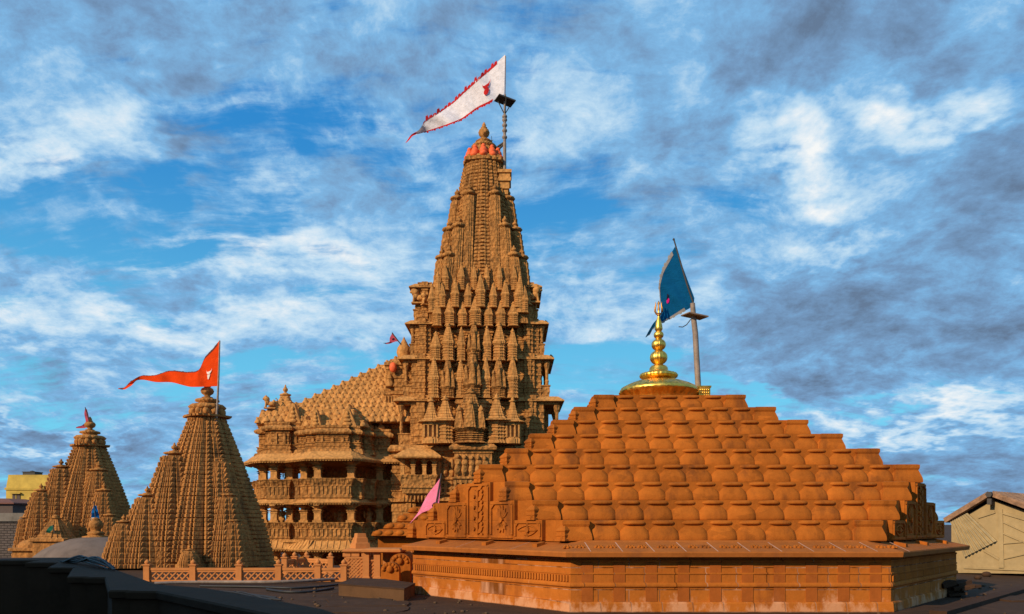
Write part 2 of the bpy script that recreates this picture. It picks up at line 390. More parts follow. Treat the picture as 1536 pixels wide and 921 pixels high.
RED = stone('red_sandstone', (0.37, 0.103, 0.012), fine=5.0, bump=0.35, bumpd=0.03, dark=0.5, light=1.4, streak=1.0, stain=(0.085, 0.028, 0.010), stain_amt=0.62, cells=1.25)
REDW = stone('red_sandstone_wall', (0.42, 0.120, 0.015), fine=5.0, bump=0.35, bumpd=0.025, dark=0.6, light=1.3, stain=(0.17, 0.04, 0.012), stain_amt=0.55, joints=(0.83, 0.60, 0.016, (0.66, 0.33, 0.19)), salt=(-2.35, -1.5, (0.60, 0.29, 0.15)))
PINK = stone('pink_sandstone', (0.52, 0.195, 0.058), fine=6.0, bump=0.15, bumpd=0.02, dark=0.7, light=1.25)
SHR = stone('brown_sandstone', (0.42, 0.180, 0.050), fine=4.0, carve=6.0, bump=0.4, bumpd=0.04, dark=0.38, light=1.5, streak=0.9, stain=(0.075, 0.038, 0.018), stain_amt=0.7)
ROOF = stone('shade_dark_weathered_stone', (0.060, 0.031, 0.017), fine=2.5, bump=0.25, bumpd=0.04, dark=0.4, light=1.8, stain=(0.10, 0.05, 0.025), stain_amt=0.6)  # weathered stone, base tone lowered so foreground shade sits in the colour
SHADED = stone('shade_dark_parapet_stone', (0.055, 0.026, 0.013), fine=2.5, bump=0.2, bumpd=0.03, dark=0.5, light=1.5)  # the parapet's shade is worked into this near-black tone
GOLD = plain('gilded_metal', (0.95, 0.50, 0.09), 0.36, 1.0, 0.25, 5.0, 0.15)
IRON = plain('dark_iron', (0.045, 0.036, 0.03), 0.7, 0.0, 0.3)
PIPE = plain('weathered_pole', (0.23, 0.17, 0.13), 0.7, 0.0, 0.35, 5.0)
CABLE = plain('black_rubber', (0.012, 0.011, 0.011), 0.6)
ORANGE_PAINT = plain('orange_paint', (0.78, 0.11, 0.02), 0.7)

# ---------------------------------------------------------------- ground and roofs
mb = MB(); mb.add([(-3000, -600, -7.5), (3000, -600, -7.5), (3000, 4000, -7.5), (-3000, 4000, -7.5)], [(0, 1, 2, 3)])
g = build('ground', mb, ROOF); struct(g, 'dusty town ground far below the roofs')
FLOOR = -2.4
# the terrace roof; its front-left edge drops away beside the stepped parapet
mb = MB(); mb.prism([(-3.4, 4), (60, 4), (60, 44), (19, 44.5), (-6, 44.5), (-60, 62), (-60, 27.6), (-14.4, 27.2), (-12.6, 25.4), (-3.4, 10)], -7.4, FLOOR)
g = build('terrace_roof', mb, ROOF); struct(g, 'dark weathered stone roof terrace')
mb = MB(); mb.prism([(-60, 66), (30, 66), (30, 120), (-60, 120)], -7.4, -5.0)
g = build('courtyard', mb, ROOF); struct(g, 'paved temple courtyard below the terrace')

# ---------------------------------------------------------------- red sandstone shrine with the stepped bell roof
SX, SY, PITCH, RH = 5.93, 32.9, 0.825, 0.594
Z0 = -0.497
shrine = thing('shrine', 'red sandstone shrine with stepped roof of bell-shaped stones and golden finial on top', 'shrine', (SX, SY, FLOOR))
def octa(hx, hy, fx, fy, bays=None):
    front = [(-fx, -hy), (fx, -hy)]
    if bays: front = bays
    pts = front + [(hx, -fy), (hx, fy), (fx, hy), (-fx, hy), (-hx, fy), (-hx, -fy)]
    return [(SX+x, SY+y) for x, y in pts]
EAVE = octa(9.7, 11.6, 4.5, 5.6)
# wall: a moulded plinth with shallow pilaster bays along the front
hyw, fxw = 11.6-0.38, 4.5-0.16
WALLP = octa(9.7-0.38, hyw, fxw, 5.6-0.16)
mb = MB(); mb.moulded(WALLP, [(-0.80, -0.02), (-0.99, -0.02), (-1.00, 0.02), (-1.05, 0.02), (-1.06, 0), (-1.33, 0), (-1.34, 0.025), (-1.38, 0.025), (-1.39, 0.0), (-1.60, 0.0), (-1.61, 0.03), (-1.66, 0.055), (-1.71, 0.055), (-1.74, 0.02), (-1.76, 0.0),
                              (-2.12, 0.0), (-2.13, 0.05), (-2.17, 0.07), (-2.40, 0.09)][::-1])
wall = build('wall', mb, REDW, shrine)
JR = random.Random(5)
REDD = stone('dark_red_sandstone', (0.34, 0.088, 0.014), fine=5, bump=.3, bumpd=.02, dark=.6, light=1.5, stain=(0.36, 0.12, 0.04), stain_amt=.5)
for i in range(10):                          # shallow pilasters along the front
    x = SX-fxw+2*fxw*(i+0.5)/10; y = SY-hyw; m = MB()
    m.box(x-0.14, x+0.17, y-0.018, y+0.05, -2.118, -1.062)
    build('pilaster', m, REDD, wall)
def canted(fx, hy, hx, fy, sgn): return Vector((SX+sgn*fx, SY-hy)), Vector((SX+sgn*hx, SY-fy))
for sgn in (-1, 1):
    a, b = canted(fxw, hyw, 9.7-0.38, 5.6-0.16, sgn); t = (b-a); L = t.length; t.normalize(); n = Vector((t.y, -t.x))*(1 if sgn > 0 else -1)
    if n.y > 0: n = -n
    k = 0.12; mb = MB()                      # dentil course on the canted side
    while k < L-0.1:
        c = a+t*k
        mb.obox((c.x+n.x*0.015, c.y+n.y*0.015, -1.495), (t.x*0.038, t.y*0.038, 0), (n.x*0.025, n.y*0.025, 0), (0, 0, 0.085)); k += 0.115
    build('dentil_band', mb, REDW, wall)
mb = MB(); mb.moulded(EAVE, [(-0.86, -0.45), (-0.905, -0.10), (-0.90, -0.02), (-0.79, 0.0), (-0.755, -0.015), (-0.52, -1.02), (-0.48, -1.10), (-0.46, -1.3)])
eave = build('eave', mb, stone('red_sandstone_eave', (0.36, 0.108, 0.020), fine=5, bump=0.2, bumpd=0.02, dark=0.6, light=1.3, stain=(0.20, 0.07, 0.03), stain_amt=0.5), shrine)
def slope_z(y): return -0.755+(y-0.015)*(0.235/1.005)   # height of the eave's upper face y metres inside its edge
MORTAR = plain('pale_mortar', (0.50, 0.27, 0.17), 0.9)
for i in range(11):                         # carved flowers and pale joints along the front slope
    x = SX-4.25+i*PITCH*1.03
    for dx in (-0.16, 0.16):
        mb = MB(); y0 = 0.42; y = SY-11.6+y0; z = slope_z(y0)
        for q in range(5):
            a = math.pi*q/4; cx_, cy_ = x+dx+0.10*math.cos(a), y+0.15*math.sin(a)
            mb.blobby((cx_, cy_, slope_z(cy_-(SY-11.6))+0.006), (0.05, 0.055, 0.035), 6, 4)
        mb.blobby((x+dx, y-0.02, z), (0.06, 0.07, 0.045), 6, 4); build('carved_flower', mb, RED, eave)
    xx = x+0.42; ms = MB()
    ms.add([(xx-0.012, SY-11.58, slope_z(0.02)+0.004), (xx+0.012, SY-11.58, slope_z(0.02)+0.004), (xx-0.06, SY-10.62, slope_z(0.98)+0.004), (xx-0.09, SY-10.62, slope_z(0.98)+0.004)], [(0, 1, 2, 3)]); build('mortar_joint', ms, MORTAR, eave)
for sgn in (-1, 1):
    a, b = canted(4.5, 11.6, 9.7, 5.6, sgn); t = (b-a); L = t.length; t.normalize(); n = Vector((-5.76*(1 if sgn < 0 else -1), -4.99)).normalized()
    for s_ in (1.6, 3.9, 6.3):              # little triangular brackets under the frieze
        c = a+t*s_-n*0.5; z = slope_z(0.5)
        mb = MB(); mb.obox((c.x, c.y, z+0.04), (t.x*0.10, t.y*0.10, 0), (n.x*0.16, n.y*0.16, -0.03), (0, 0, 0.05)); build('eave_bracket', mb, RED, eave)
    for s_ in (2.3, 4.9):
        p = [a+t*(s_+w)-n*d for w, d in ((-0.012, 0.02), (0.012, 0.02), (0.10, 0.95), (0.075, 0.95))]
        ms = MB(); ms.add([(q.x, q.y, slope_z(d)+0.004) for q, d in zip(p, (0.02, 0.02, 0.95, 0.95))], [(0, 1, 2, 3)]); build('mortar_joint', ms, MORTAR, eave)

BELL = [(0.462, 0.0), (0.476, 0.02), (0.480, 0.06), (0.474, 0.12), (0.458, 0.18), (0.430, 0.24), (0.396, 0.30), (0.360, 0.35), (0.330, 0.395), (0.312, 0.420), (0.262, 0.426), (0.262, 0.455), (0.330, 0.459), (0.368, 0.484), (0.370, 0.515), (0.350, 0.55), (0.30, 0.575), (0.1, 0.588)]
def bell(mb, x, y, z, k=1.0):
    rings = []                              # squarish pillow plan
    for r, q in BELL:
        e = 0.60 if q < 0.43 else 0.66
        f = lambda c: math.copysign(abs(c)**e, c)
        rings.append([(x+r*k*f(math.cos(2*math.pi*(i+.5)/20))*(1.09 if q < 0.43 else 1.04), y+r*k*1.02*f(math.sin(2*math.pi*(i+.5)/20))*0.97, z+q) for i in range(20)])
    mb.rings(rings, smooth=True)
def corner(mb, x, y, z, h=0.41):
    sq = [(-h, -h), (h, -h), (h, h), (-h, h)]
    mb.moulded([(x+a, y+b) for a, b in sq], [(z+q, (r-0.432)*0.8) for r, q in BELL[:6]]+[(z+0.40, -0.06), (z+0.47, -0.03), (z+0.57, -0.03), (z+0.588, -0.08)])
def antefix(mb, x, y, z, rz=rad(-49), k=1.0):
    p = lambda w: xfp([(-w, -w), (w, -w), (w, w), (-w, w)], x, y, k, rz)
    mb.rings([[(a, b, z+q*k) for a, b in p(w)] for w, q in ((0.20, 0.0), (0.20, 0.05), (0.165, 0.06), (0.165, 0.13), (0.185, 0.14), (0.185, 0.18), (0.16, 0.19), (0.16, 0.26), (0.18, 0.27), (0.18, 0.31), (0.14, 0.36), (0.08, 0.43), (0.05, 0.45), (0.05, 0.49), (0.01, 0.54))])
for k in range(9):
    z = Z0+RH*k; hy = 10.4-0.945*k; hx = 7.05+(3-k)*PITCH
    n = (11, 13, 15)[k] if k < 3 else 17-2*(k-3)
    fx = n*PITCH/2
    mb = MB()
    if k < 3:
        fy = hy-(hx-fx)*1.155
        core = octa(hx-0.145, hy-0.145, fx-0.06, fy-0.06)
    else:
        fy = hy
        core = [(SX-hx+0.145, SY-hy+0.145), (SX+hx-0.145, SY-hy+0.145), (SX+hx-0.145, SY+hy-0.145), (SX-hx+0.145, SY+hy-0.145)]
    mb.prism(core, z-0.02, z+RH-0.004)
    yb = SY-hy+0.42
    for i in range(n):
        x = SX+(i-(n-1)/2)*PITCH
        if i in (0, n-1): corner(mb, x, yb-0.06, z)
        if i != n-1 or k >= 0:
            bell(mb, x+(0.06 if i == 0 else -0.04 if i == n-1 else JR.uniform(-.01, .01)), yb-(0.02 if i in (0, n-1) else JR.uniform(-0.014, .014)), z+JR.uniform(-.006, .006))
    antefix(mb, SX-fx+0.10, SY-hy+0.10, z)
    m = int((2*fy-0.3)//PITCH)
    for sgn in (-1, 1):                      # bells along the two sides, seen edge-on at the outline
        xb = SX+sgn*(hx-0.42)
        for i in range(m):
            y = SY+(i-(m-1)/2)*PITCH
            if abs(y-SY) > fy-0.4: continue
            if i in (0, m-1): corner(mb, xb, y, z)
            else: bell(mb, xb, y, z)
        if k < 3 and sgn < 0: antefix(mb, SX-hx+0.12, SY-fy+0.12, z)
    build('roof_tier', mb, RED, shrine)
# loose mortar runs between some bells
for i in range(26):
    k = JR.choice([0, 0, 1, 1, 2, 3, 4, 5]); n = (11, 13, 15)[k] if k < 3 else 17-2*(k-3)
    x = SX+(JR.randrange(n-1)-(n-2)/2)*PITCH; z = Z0+RH*k; y = SY-(10.4-0.945*k)+0.42-0.10
    mb = MB(); mb.tube([(x+JR.uniform(-.02, .02), y-0.02-0.02*q, z+0.34-0.10*q) for q in range(4)], [0.012, 0.018, 0.016, 0.014], 5); build('mortar_run', mb, MORTAR, shrine)

# carved frieze blocks on the canted corners
def relief(mb, poly, d0, d1, fr):            # extrude an outline given in the block's face coordinates (s, z)
    o, t, n = fr; cs = sum(p[0] for p in poly)/len(poly); cz = sum(p[1] for p in poly)/len(poly)
    def w(s_, z, d): q = o+t*s_+n*d; return (q.x, q.y, z)
    mb.rings([[w(a, b, d0) for a, b in poly], [w(cs+(a-cs)*0.93, cz+(b-cz)*0.93, d1) for a, b in poly]], cap0=False)
def petal(c, ang, L, wd):
    pts = []
    for u, v in ((0, -0.25), (0.35, -1), (0.7, -0.75), (1, 0), (0.7, 0.75), (0.35, 1), (0, 0.25)):
        a, b = u*L, v*wd; pts.append((c[0]+a*math.cos(ang)-b*math.sin(ang), c[1]+a*math.sin(ang)+b*math.cos(ang)))
    return pts
def frame(mb, s0, s1, z0, z1, fr, w=0.07, d=0.05, ch=0.12):
    for q in ([(s0, z0), (s1, z0), (s1, z0+w), (s0, z0+w)], [(s0, z1-w), (s1, z1-w), (s1, z1), (s0, z1)], [(s0, z0+w), (s0+w, z0+w), (s0+w, z1-w), (s0, z1-w)], [(s1-w, z0+w), (s1, z0+w), (s1, z1-w), (s1-w, z1-w)],
              [(s0+w, z1-w), (s0+w, z1-w-ch), (s0+w+ch, z1-w)], [(s1-w, z1-w), (s1-w-ch, z1-w), (s1-w, z1-w-ch)]):
        relief(mb, q, 0, d, fr)
for sgn in (-1, 1):
    a = Vector((SX+sgn*4.54, SY-10.4)); t = Vector((sgn*4.99, 5.76)).normalized(); n = Vector((sgn*5.76, -4.99)).normalized(); fr = (a, t, n)
    CS = 3.74
    def blk(s0, s1, k, th=0.9):
        mb = MB(); z = Z0+RH*k
        c = a+t*((s0+s1)/2)-n*(th/2)
        mb.obox((c.x, c.y, z+RH/2), (t.x*(s1-s0)/2, t.y*(s1-s0)/2, 0), (n.x*th/2, n.y*th/2, 0), (0, 0, RH/2-0.003))
        return mb, z
    for (s0, s1) in ((0.80, CS-1.73), (CS+1.73, 6.68)):      # low end blocks with a lens motif
        mb, z = blk(s0, s1, 0); c = (s0+s1)/2; zc = z+RH/2; hw = (s1-s0)/2-0.16
        frame(mb, s0+0.03, s1-0.03, z+0.03, z+RH-0.03, fr, 0.07, 0.045, 0.10)
        for sg in (1, -1):
            arc = [(c+hw*q, zc+sg*0.17*(1-q*q)) for q in [i/5-1 for i in range(11)]]
            relief(mb, arc+[(p, zc+(v-zc)*0.72) for p, v in reversed(arc)], 0, 0.04, fr)
        relief(mb, [(c-0.03, z+0.08), (c+0.03, z+0.08), (c+0.03, z+RH-0.08), (c-0.03, z+RH-0.08)], 0, 0.04, fr)
        relief(mb, [(c-hw*0.8, zc-0.022), (c+hw*0.8, zc-0.022), (c+hw*0.8, zc+0.022), (c-hw*0.8, zc+0.022)], 0, 0.035, fr)
        relief(mb, [(c+0.09*math.cos(i*0.7854), zc+0.09*math.sin(i*0.7854)) for i in range(8)], 0, 0.07, fr)
        build('carved_panel', mb, REDP if 'REDP' in globals() else RED, shrine)
    for (s0, s1) in ((CS-1.72, CS-0.58), (CS+0.58, CS+1.72)):  # two-course lotus panels
        mb, z = blk(s0, s1, 0); m2, z2 = blk(s0, s1, 1); mb.merge(m2); c = (s0+s1)/2; zt = z+2*RH; zm = z+RH
        frame(mb, s0+0.03, s1-0.03, z+0.05, zt-0.03, fr, 0.08, 0.05, 0.13)
        for q in (-60, -36, -12, 12, 36, 60): relief(mb, petal((c, zm+0.08), rad(90+q), 0.40-abs(q)*0.0012, 0.065), 0, 0.05-abs(q)*0.0003, fr)
        for q in (-70, -42, -14, 14, 42, 70): relief(mb, petal((c, zm-0.06), rad(-90+q), 0.36-abs(q)*0.0009, 0.07), 0, 0.045, fr)
        relief(mb, [(c+0.10*math.cos(i*0.7854), zm+0.01+0.10*math.sin(i*0.7854)) for i in range(8)], 0, 0.09, fr)
        build('carved_panel', mb, RED, shrine)
    mb, z = blk(CS-0.577, CS+0.577, 0)
    for k in (1, 2):
        m2, _z = blk(CS-0.577, CS+0.577, k); mb.merge(m2)
    frame(mb, CS-0.54, CS+0.54, z+0.05, z+3*RH-0.04, fr, 0.07, 0.055, 0.12)          # tall middle panel: vase and creeper
    for i in range(9):
        zc = z+0.18+i*0.17; sg = 1 if i % 2 else -1
        relief(mb, petal((CS, zc), rad(90-sg*52), 0.34, 0.075), 0, 0.05, fr)
        relief(mb, [(CS+sg*0.20+0.06*math.cos(j*0.7854), zc-0.03+0.06*math.sin(j*0.7854)) for j in range(8)], 0, 0.06, fr)
    relief(mb, [(CS-0.025, z+0.12), (CS+0.025, z+0.12), (CS+0.025, z+3*RH-0.2), (CS-0.025, z+3*RH-0.2)], 0, 0.06, fr)
    build('carved_panel', mb, RED, shrine)

# ---------------------------------------------------------------- golden finial on the shrine
fy_ = SY; fxx = X_(988, fy_); m_ = fy_/F
def gz(py): return Z_(py, fy_)
fin = thing('golden_finial', 'golden ribbed finial with stacked globes and a trident on the red shrine roof', 'finial', (fxx, fy_, gz(606)))
def gp(lst): return [(r*m_, gz(py)-gz(606), *e) for r, py, *e in lst]
o_ = (fxx, fy_, gz(606))
mb = MB(); mb.lathe(gp([(48, 612), (50, 600), (51, 598), (53, 594, .06), (57, 590, .06), (58, 588), (58, 586), (56.5, 584, 0), (54, 582, .03), (44, 577, .05), (32, 572.5, .05), (24, 571, 0), (19, 570)]), o_, 96, 36)
build('lotus_disc', mb, GOLD, fin)
mb = MB(); mb.lathe(gp([(18, 571), (20, 568), (27, 566.5, .03), (28, 563.5, .03), (26, 560.5, .03), (17, 558.5), (14, 556), (13.5, 552), (11, 549), (7, 547.5), (6, 546)]), o_, 72, 24)
build('neck_ring', mb, GOLD, fin)
for (cpy, r) in ((536.5, 13), (517.3, 10.6), (502.5, 7.3)):
    mb = MB(); mb.lathe(gp([(4, cpy+r*0.98)]+[(max(0.5, r*math.sin(math.pi*i/12)), cpy+0.86*r*math.cos(math.pi*i/12), 0.025) for i in range(2, 11)]+[(4, cpy-r*0.98)]), o_, 64, 16)
    build('globe', mb, GOLD, fin)
mb = MB(); mb.lathe(gp([(4, 497), (6, 494), (5.5, 490), (4.5, 484), (2.6, 478), (1.4, 474), (1.2, 466)]), o_, 20)
build('spike', mb, GOLD, fin)
mb = MB()
tz = lambda dx, py: (fxx+dx*m_, fy_, gz(py))
mb.tube([tz(0, 468), tz(0, 453)], [1.3*m_, 1.0*m_], 8)
mb.rings([[tz(a, b) for a, b in r] if False else [(fxx+a*m_, fy_+c*m_, gz(py)) for a, c in ((-w, -0.8), (w, -0.8), (w, 0.8), (-w, 0.8))] for w, py in ((0.6, 470), (1.8, 464), (0.9, 459), (2.0, 455), (0.1, 451))])
for sg in (-1, 1): mb.tube([tz(0, 470), tz(sg*3.2, 471), tz(sg*5.4, 467), tz(sg*5.2, 462), tz(sg*4.2, 457), tz(sg*4.8, 453)], [1.5*m_, 1.6*m_, 1.6*m_, 1.4*m_, 1.0*m_, 0.3*m_], 8)
mb.lathe([(0.4*m_, gz(475)-o_[2]), (2.6*m_, gz(473.5)-o_[2]), (2.6*m_, gz(471.5)-o_[2]), (0.6*m_, gz(470)-o_[2])], o_, 16)
build('trident', mb, plain('tarnished_brass', (0.45, 0.20, 0.05), 0.4, 0.8), fin)
# gold box that holds the flag pole beside the disc
bx = X_(1055, fy_); bxt = thing('gold_box', 'small gilded embossed box at the foot of the flag pole', 'box', (bx, fy_, gz(606)))
mb = MB(); h_ = 8.5*m_
mb.moulded([(bx-h_, fy_-h_), (bx+h_, fy_-h_), (bx+h_, fy_+h_), (bx-h_, fy_+h_)], [(gz(607), 0), (gz(599), 0), (gz(598.5), 0.04), (gz(597), 0.04), (gz(596.5), 0), (gz(583.5), 0), (gz(583), 0.03), (gz(580), 0.04)])
build('casing', mb, GOLD, bxt)
mb = MB()
for i in range(5):
    for j in range(3): mb.blobby((bx-h_*0.7+i*h_*0.35, fy_-h_, gz(594.5-j*4.2)), (0.05, 0.05, 0.05), 6, 4)
build('embossing', mb, GOLD, bxt)

# ---------------------------------------------------------------- the great temple
temple = thing('temple', 'tall carved sandstone temple with soaring spire and pillared storeyed hall', 'temple', (-8, 80, -5))
YC = 80.0
def strip(z0, z1, n, base=0.0, amp=0.07, seed=1, top=0.16):
    """mouldings: a list of (height, projection) pairs up a wall"""
    q = random.Random(seed); out = []; hs = [q.uniform(0.6, 1.4) for _ in range(n)]; tot = sum(hs); z = z0
    for i, h in enumerate(hs):
        h = h/tot*(z1-z0); a = base+(amp if i % 2 else -amp*0.3)*q.uniform(0.6, 1.5); r = 0.12*h
        out += [(z+0.02*h, a-amp*0.7), (z+r, a), (z+h-r, a), (z+0.98*h, a-amp*0.7)]; z += h
    return out
def front_steps(xc, hw, y0, y1, y2, yb=86, f1=0.74, f2=0.36):
    L = [(-1, y0), (-f1, y0), (-f1, y1), (-f2, y1), (-f2, y2), (f2, y2), (f2, y1), (f1, y1), (f1, y0), (1, y0)]
    return [(xc+hw*f, y) for f, y in L]+[(xc+hw, yb), (xc-hw, yb)]
TXC = -3.5
def fret(poly, w=0.5, d=0.09, ymax=83):
    """break every long visible wall face into alternating raised and sunk strips"""
    out = []; n = len(poly)
    for i in range(n):
        a, b = Vector(poly[i]), Vector(poly[(i+1) % n]); L = (b-a).length; out.append(tuple(a))
        t = (b-a)/L; nn = Vector((t.y, -t.x)); k = int(L/w)
        if k % 2 == 0: k -= 1
        if k < 3 or min(a.y, b.y) > ymax or nn.y > 0.5: continue
        for j in range(k):
            if j % 2:
                p, q = a+t*(L*j/k), a+t*(L*(j+1)/k)
                out += [tuple(p), tuple(p+nn*d), tuple(q+nn*d), tuple(q)]
    return out
mb = MB()
mb.moulded(front_steps(TXC, 4.7, 74.6, 73.4, 72.0), strip(-5, 2.0, 7, 0, .12, 3)+[(2.0, .0), (2.05, .32), (2.3, .34), (2.4, .1)]+strip(2.4, 4.0, 7, 0, .10, 5)+[(4.02, .15), (4.15, .15), (4.2, 0), (6.3, 0), (6.35, .12), (6.6, .14), (6.62, .4), (6.85, .46), (7.2, .1)])
zones = [(7.2, 11.4, 4.5, 75.4, 74.6, 73.6), (11.4, 15.1, 4.5, 76.0, 75.3, 74.6), (15.1, 18.3, 4.45, 76.3, 75.8, 75.3), (18.3, 21.4, 4.4, 76.4, 76.1, 75.7)]
for i, (z0, z1, hw, a, b, c) in enumerate(zones):
    pl_ = front_steps(TXC, hw, a, b, c); mb.moulded(fret(pl_, .36, .13), strip(z0, z1-0.46, 14, 0, .05, 11+i)); mb.moulded(pl_, [(z1-.455, -.1), (z1-0.45, .05), (z1-0.4, .16), (z1-0.25, .18), (z1-0.2, .08), (z1, .05)])
FR = random.Random(3)
def figure(mb, x, y, z, h, fat=0.3):        # a small standing carved figure
    mb.blobby((x, y, z+h*0.28), (h*fat*0.55, h*0.15, h*0.30), 7, 4); mb.blobby((x+h*0.03, y, z+h*0.62), (h*fat*0.62, h*0.15, h*0.20), 7, 4)
    mb.blobby((x, y-h*0.03, z+h*0.90), (h*0.12, h*0.12, h*0.13), 7, 4); mb.blobby((x-h*fat*0.75, y, z+h*0.55), (h*0.07, h*0.08, h*0.22), 5, 4)
x = TXC-4.5
while x < TXC+4.6:                          # a row of carved figures round the lower wall
    f = abs(x-TXC)/4.7; y = 72.0 if f < 0.36 else 73.4 if f < 0.74 else 74.6
    figure(mb, x, y-0.06, 4.3, FR.uniform(1.5, 1.9), FR.uniform(.28, .36)); x += 0.62
x = TXC-4.5
while x < TXC+4.6:
    f = abs(x-TXC)/4.7; y = 72.0 if f < 0.36 else 73.4 if f < 0.74 else 74.6
    mb.box(x-0.12, x+0.12, y-0.16, y, 2.6, 3.9); x += 0.48
tower = build('tower', mb, SAND, temple)

# upper spire
SPX, SPB = -2.9, 21.0
mb = MB()
wsp = spire(mb, SPX, YC, SPB-1.5, 35.6, 3.62, 0.40, [(0.86, 0.09), (0.83, 0.03), (0.80, 0.16), (0.60, 0.16), (0.57, 0.08), (0.54, 0.24), (0.33, 0.24), (0.30, 0.14), (0.27, 0.32), (0.12, 0.36)], 44, 1.12, knobs=((0.0, 0.075, 0.03), (0.44, 0.09, 0.022), (-0.44, 0.09, 0.022), (0.9, 0.07, 0.018), (-0.9, 0.07, 0.018), (0.68, 0.06, 0.018), (-0.68, 0.06, 0.018), (0.2, 0.05, 0.018), (-0.2, 0.05, 0.018)), drift=(0.1, 0), groove=0.985)
mb.moulded(xfp(ratha(1, [(0.7, .08), (.35, .16)]), SPX+.1, YC, 1.66), [(35.5, -.1), (35.6, 0.1), (35.9, 0.12), (35.95, -0.05), (36.2, -0.1)])
sp = build('spire', mb, SAND, tower)
sp_ = []
for (off, zt, hw, topd) in ((1.3, 31.6, 0.60, 1.85), (2.3, 28.2, 0.60, 1.15), (3.2, 25.2, 0.56, .5)):
    for sg in (-1, 1):
        m = MB(); x0 = off*1.2*sg; z1 = zt; fy = 4.35
        spire(m, x0, -fy, SPB-2.2, z1, hw, 0.80, [(0.6, 0.14), (0.25, 0.26)], int((z1-SPB)*2.4), 1.6, knobs=((0.0, 0.22, 0.05), (0.42, 0.12, 0.04), (-0.42, 0.12, 0.04)), drift=(-off*0.24*sg, topd))
        m.lathe(sc(AMALAKA, hw*1.12, 0.85), (x0-off*0.24*sg, -fy+topd, z1), 24, 12); m.lathe(sc(KALASH, hw*1.0), (x0-off*0.24*sg, -fy+topd, z1+0.58), 10)
        sp_.append(m)
for ang in (0, math.pi/2, -math.pi/2):      # clustered half-spires climb the front and both flanks
    for m in sp_:
        q = MB(); q.merge(m, Matrix.Translation((SPX, YC, 0)) @ Matrix.Rotation(ang, 4, 'Z')); build('half_spire', q, SAND, tower)
# crown of the spire
cx_, zc_ = SPX+0.1, 36.1
mb = MB(); mb.lathe([(1.6, 0), (1.7, 0.15), (1.4, 0.25), (1.35, 0.6), (1.45, 0.75, .04), (1.3, 1.0, .04), (1.15, 1.12), (1.12, 1.3), (1.28, 1.4, .05), (1.1, 1.65, .05), (0.75, 1.75), (0.72, 1.9), (0.86, 2.0), (0.6, 2.2), (0.3, 2.25)], (cx_, YC, zc_), 48, 24)
build('crown', mb, SAND, tower)
mb = MB(); mb.lathe(sc(KALASH, 1.25, 1.45), (cx_, YC, zc_+2.2), 16); build('kalash', mb, SAND, tower)
for i in range(9):
    a = rad(-90)+(i-4)*2*math.pi/11
    mb = MB(); x, y = cx_+1.55*math.cos(a), YC+1.55*math.sin(a)
    mb.blobby((x, y, zc_+0.42), (0.40, 0.40, 0.48), 10, 6); mb.blobby((x, y, zc_+0.92), (0.24, 0.24, 0.24), 8, 5); mb.blobby((x+0.16*math.cos(a), y+.16*math.sin(a), zc_+0.1), (0.42, 0.42, 0.3), 8, 5)
    build('painted_idol', mb, ORANGE_PAINT, tower)
# bracket that carries the flag pole
px_, yb_ = X_(757, 78.6), 78.6
mb = MB(); sq = [(px_-.62, yb_-.62), (px_+.62, yb_-.62), (px_+.62, yb_+1.2), (px_-.62, yb_+1.2)]
zt = Z_(258, 78.6)
mb.moulded(sq, [(zt-3.2, -.55), (zt-2.4, -.42), (zt-2.3, -.3), (zt-1.9, -.3), (zt-1.8, -.16), (zt-1.2, -.16), (zt-1.1, 0), (zt-.75, 0), (zt-.7, -.08), (zt-.35, -.08), (zt-.3, .06), (zt, .06)])
build('flag_bracket', mb, SANDP, tower)

# turrets: three patterns, copied in rows up the front
def turret_profile(mb, body, eave, sp_top, seed, pil=False, rnd=False):
    base = ratha(0.80, [(0.62, 0.10), (0.28, 0.2)]) if not rnd else [(0.98*math.cos(2*math.pi*i/14+.22), 0.98*math.sin(2*math.pi*i/14+.22)) for i in range(14)]
    q = random.Random(seed)
    prof = []
    n = 13; z = 0.0
    for i in range(n):
        h = body/n; a = 0.0 if i % 2 else -0.075
        if i in (0, n-1): a = 0.08
        prof += [(z+.001, a-0.05), (z+h*0.18, a), (z+h*0.82, a), (z+h*0.999, a-0.05)]; z += h
    if not pil: mb.moulded(base, prof)
    else:
        mb.moulded(base, [(0, 0.05), (body*.22, 0.05), (body*.23, -0.02), (body*.3, -0.02)]); mb.moulded(base, [(body*.3, -0.5), (body*.9, -0.5)]); mb.moulded(base, [(body*.86, 0), (body, .05)])
        for sx in (-.72, -.26, .26, .72):
            for (a, b) in ((sx, -.85), (-.85, sx), (.85, sx)): mb.box(a-.09, a+.09, b-.09, b+.09, body*.3, body*.87)
    mb.moulded(base, [(body, 0.0), (body+.004, eave), (body+.022, eave), (body+.05, -0.02), (body+.055, -0.1)], False, True)
    return base
def spike_on(mb, z0, z1, a, top, n, power=1.0):
    spire(mb, 0, 0, z0, z1, a, top, [(0.62, 0.10), (0.28, 0.22)], n, power, groove=0.93)
